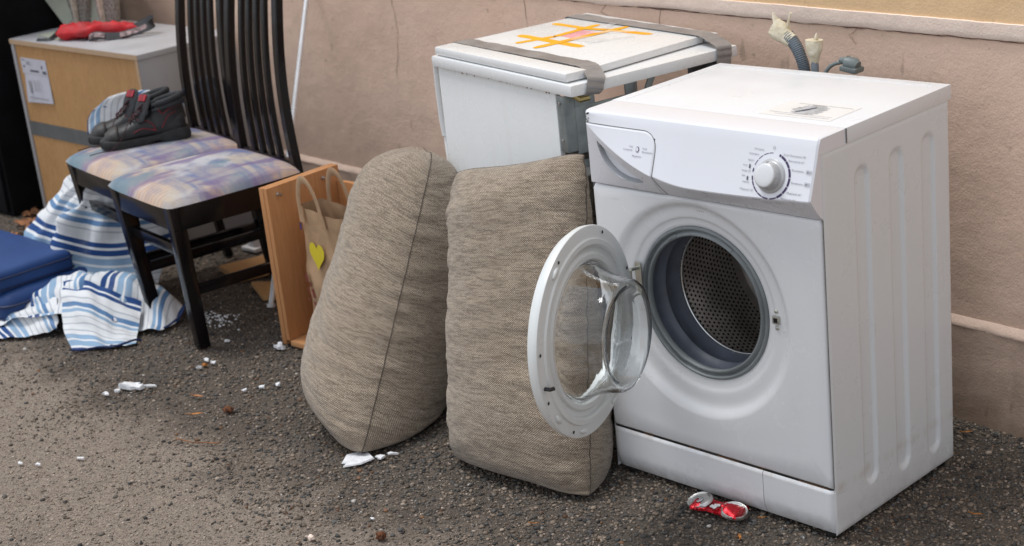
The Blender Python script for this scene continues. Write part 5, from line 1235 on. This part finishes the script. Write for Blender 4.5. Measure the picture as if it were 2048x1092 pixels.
chip(blob(-.522, -.268, .016, .013, 4), .006, 'small white foam chip right of the large shard')
chip(blob(-.515, -.240, .016, .007, 5, .4), .004, 'thin grey-white flake touching the edge-on cushion\'s foot', group=None)
chip(blob(-1.478, -.372, .040, .017, 6, .5), .014, 'long white foam lump on the worn asphalt left of the cushion')
chip(blob(-1.440, -.335, .026, .005, 16, .6), .006, 'narrow white splinter beside the long foam lump')
chip(blob(-1.487, -.408, .010, .009, 7), .007, 'small foam crumb nearest the long white lump')
chip(blob(-1.503, -.436, .012, .009, 8), .007, 'outermost foam crumb left of the long white lump')
chip(blob(-1.540, -.002, .010, .008, 9), .006, 'white foam crumb beside the near chair\'s front leg')
chip(blob(-1.465, -.128, .012, .006, 10), .007, 'white chip at the back of the orange-stained litter cluster')
chip(blob(-1.436, -.172, .012, .008, 11), .007, 'white chip at the front of the orange-stained litter cluster')
chip(blob(-1.430, -.128, .009, .008, 12), .007, 'white chip at the right of the orange-stained litter cluster')
chip(blob(-1.440, -.150, .009, .008, 13), .009, 'orange crumb in the middle of the white chips', 'leaf_orange', 'fragment', 'orange_fragment', None)
chip(blob(-1.346, .045, .022, .012, 14), .012, 'white foam piece under the front corner of the shelf box')
chip(blob(-1.173, -.203, .011, .008, 15), .006, 'leftmost of three small white chips left of the edge-on cushion')
chip(blob(-1.147, -.163, .009, .008, 17), .006, 'middle of three small white chips left of the edge-on cushion')
chip(blob(-1.122, -.128, .009, .008, 18), .006, 'rightmost of three small white chips left of the edge-on cushion')
chip(blob(-1.185, -.706, .014, .006, 19, .3), .004, 'thin pale flake on the asphalt in the lower left')
chip(blob(-1.297, -.813, .010, .006, 20), .005, 'small white crumb near the lower left edge')
chip(blob(-1.249, -.789, .012, .006, 21), .005, 'white crumb just right of the one at the left edge')
chip(blob(-.292, -.489, .006, .005, 22), .004, 'tiny white speck in the bottom centre foreground')
g = G(); rr = random.Random(31)
for k in range(90):
    x, y = rr.gauss(-1.726, .045), rr.gauss(.085, .03); s_ = rr.uniform(.002, .006); g.add([(x+s_*math.cos(a), y+s_*.8*math.sin(a), gh(x, y)+.004+.0002*(k % 7)) for a in (0, 1.3, 2.5, 3.8, 5.1)]+[(x, y, gh(x, y)+.008)], [(0,1,5),(1,2,5),(2,3,5),(3,4,5),(4,0,5)])
o = g.build('foam_powder', M['foam'], smooth=False); o['kind'] = 'stuff'
def lump(c_, s, seed, name, label, mat, cat):
    g = G(); g.add(*crumple((c_[0], c_[1], gh(c_[0], c_[1])+s[2]*.8), s, seed)); return tag(g.build(name, M[mat], ang=0), label, cat)
lump((-1.095,-.313), (.017,.012,.008), 3, 'rusty_lump', 'rust-brown lump on the grit left of the cushion', 'rustlump', 'lump')
lump((-.206,-.536), (.012,.010,.009), 4, 'rusty_lump', 'orange-brown lump in the bottom centre foreground', 'rustlump', 'lump')
lump((-.335,-.628), (.008,.007,.006), 5, 'pebble', 'pale round pebble left of the orange-brown lump', 'band', 'pebble')
# twigs
for (pts, lab_) in (([(-1.06,-.50),(-1.00,-.49),(-.94,-.45)], 'thin dark twig on the asphalt below the cushions'), ([(.70,.02),(.76,.06),(.80,.05),(.85,.09)], 'thin reddish twig on the grit right of the washing machine')):
    g = G(); g.tube([(x, y, gh(x, y)+.005) for x, y in pts], .0016, 5); tag(g.build('twig', M['leaf']), lab_, 'twig')
# leaves: curled blades with stem
def leaf(x, y, s, rot, seed, label, mat='leaf', group='fallen dry leaves', kind=0):
    g = G(); rr = random.Random(seed); cu_ = rr.uniform(.1, .35)
    if kind == 0:   # lobed plane-tree leaf
        n = 40; rim = []
        for k in range(n):
            a = 2*PI*k/n; r_ = s*(.55+.38*abs(math.cos(2.5*a+.3)) + rr.uniform(-.05, .05)); px_, py_ = r_*math.cos(a), r_*math.sin(a); rim.append((px_, py_, cu_*(px_*px_)/s+.010*rr.random()))
        R3 = Matrix.Rotation(rot, 3, 'Z'); z0_ = gh(x, y)+.006; vs = [Vector((x, y, z0_))]+[Vector((x, y, z0_))+R3@Vector(p)*.5+R3@Vector((0,0,0)) for p in rim]+[Vector((x, y, z0_))+R3@Vector(p) for p in rim]
        fs = [(0, 1+k, 1+(k+1) % n) for k in range(n)]+[(1+k, 1+n+k, 1+n+(k+1) % n, 1+(k+1) % n) for k in range(n)]
    else:
        R3 = Matrix.Rotation(rot, 3, 'Z'); z0_ = gh(x, y)+.006; vs = []; fs = []; m_ = 12
        for k in range(m_+1):
            t = k/m_; w_ = s*.23*math.sin(PI*max(.02, min(.98, t)))**.8; c_ = Vector(((t-.5)*2*s, 0, .25*s*(t-.5)**2*4*cu_))
            for q in (-1, 0, 1): vs.append(Vector((x, y, z0_))+R3@(c_+Vector((0, q*w_, abs(q)*w_*.5))))
        fs = [(3*k+q, 3*k+q+1, 3*k+q+4, 3*k+q+3) for k in range(m_) for q in (0, 1)]
    n0 = len(vs); o = len(g.v); g.add(vs, fs); R3 = Matrix.Rotation(rot, 3, 'Z')
    b0 = Vector((x, y, gh(x, y)+.007)); g.tube([b0+R3@Vector((-s*.5, 0, 0)), b0+R3@Vector((-s*1.0, s*.1, .003)), b0+R3@Vector((-s*1.3, s*.25, .002))], .0012, 5)
    return tag(g.build('leaf', M[mat], ang=0), label, 'leaf', group)
leaf(-3.33, .33, .055, .4, 1, 'curled brown leaf nearest the black furniture at the far left')
leaf(-3.215, .285, .06, 1.9, 2, 'largest brown leaf, against the cabinet\'s lower left corner')
leaf(-3.42, .40, .05, 2.6, 3, 'brown leaf in the shadow of the black furniture')
leaf(-3.29, .39, .045, 4, 4, 'brown leaf tucked behind the others by the cabinet')
leaf(-3.19, .355, .030, 5, 5, 'small brown leaf scrap at the cabinet\'s foot')
leaf(-3.22, .200, .028, .2, 6, 'pale yellow-tan leaf nearest the blue suitcase', 'leaf_orange')
leaf(-3.50, .42, .045, 1.0, 16, 'darkest brown leaf at the edge of the black furniture')
leaf(.556, .581, .013, .9, 7, 'small orange leaf on the grit close to the wall plinth', 'leaf_orange', kind=1)
leaf(.768, .258, .013, .5, 8, 'small orange leaf right of the washing machine, in the open grit', 'leaf_orange', kind=1)
leaf(.433, -.101, .013, 2.4, 9, 'orange leaf in front of the kick panel, right of the crushed can', 'leaf_orange', kind=1)
leaf(.423, -.010, .008, 1.2, 10, 'tiny orange leaf scrap touching the kick panel edge', 'leaf_orange', kind=1)
leaf(-1.256, -.302, .022, .3, 11, 'thin rust-coloured leaf curl left of the cushions', kind=1)
leaf(-1.150, -.378, .020, .9, 12, 'curled orange peel-like leaf left of the rusty lump', 'leaf_orange', kind=1)
leaf(.03, -.30, .010, .9, 13, 'orange leaf scrap in front of the leaning cushion', 'leaf_orange', kind=1)

for o_ in list(C.objects):
    if o_.name.split('.')[0] in ('seam_rust', 'dial_lettering', 'drawer_lettering', 'dial_scale', 'dial_symbol', 'bag_print', 'label_print', 'sticker_print', 'barcode_print', 'chipped_paint', 'scratch', 'gasket_rib', 'plate_hole', 'worktop_bead'): o_['kind'] = 'stuff'
# crushed can
cn = thing('crushed_can', 'flattened red and silver drinks can on the grit under the washing machine\'s kick panel', 'can', (.330, -.040, gh(.33, -.036)+.003), math.radians(8)); cn.scale = (1.3, 1.15, .9)
g = G(); rings = []
for k in range(25):
    s_ = k/24; x = -.042+.086*s_; hw = .026-.006*math.sin(PI*s_); hz = .010+.006*math.cos(s_*9)*math.sin(PI*s_)
    rings.append([(x+.003*noise.noise(Vector((k*.5, j*.6, 0))), hw*math.cos(2*PI*j/26)+.004*noise.noise(Vector((k*.7, j*.9, 5))), .013+hz*math.sin(2*PI*j/26)+.004*noise.noise(Vector((k*.9, j*.8, 9)))) for j in range(26)])
g.loft(rings); g.build('can_body', M['can_red'], cn, ang=30)
g = G(); T_ = Matrix.Translation((-.036, .000, .022)) @ Matrix.Rotation(math.radians(-20), 4, 'Y') @ Matrix.Rotation(math.radians(18), 4, 'X'); g.lathe([(.0001,.001),(.018,.001),(.0195,-.0005),(.0210,.002),(.0225,.0028),(.0235,.001),(.0240,-.004)], (0,0,0), (0,0,1), 40); 
g.v = [T_@v_ for v_ in g.v]; lidn = g.build('can_end', M['alu'], cn)
g = G(); g.lathe([(.003,.0035),(.0055,.0030),(.0080,.0036),(.0085,.0025)], (-.002,0,0), (0,0,1), 20); g.v = [T_@Vector((v_.x*1.35, v_.y, v_.z)) for v_ in g.v]; g.build('ring_pull', M['steel_bright'], lidn)
g = G(); T_ = Matrix.Translation((.032, -.004, .020)) @ Matrix.Rotation(math.radians(14), 4, 'Y') @ Matrix.Rotation(math.radians(14), 4, 'X'); g.lathe([(.0001,-.006),(.010,-.005),(.017,-.002),(.0205,.002),(.0215,.0025),(.0225,.001),(.0245,-.006)], (0,0,0), (0,0,1), 40); g.v = [T_@v_ for v_ in g.v]; g.build('can_base', M['alu'], cn)
g = G()
for (x, y, w_, h_, r_) in ((-.018, -.022, .012, .005, .2), (.0, -.018, .013, .007, -.3), (.003, -.010, .010, .006, .4)):
    c_, s_ = math.cos(r_), math.sin(r_); g.add([(x+a*w_*c_-b_*h_*s_, y+a*w_*s_+b_*h_*c_, .0275+.002*b_) for a, b_ in ((-.5,-.5),(.5,-.5),(.5,.5),(-.5,.5))]+[(x, y, .020)], [(0,1,2,3),(0,1,4),(1,2,4),(2,3,4),(3,0,4)])
g.build('can_print', M['white_print'], cn, smooth=False)
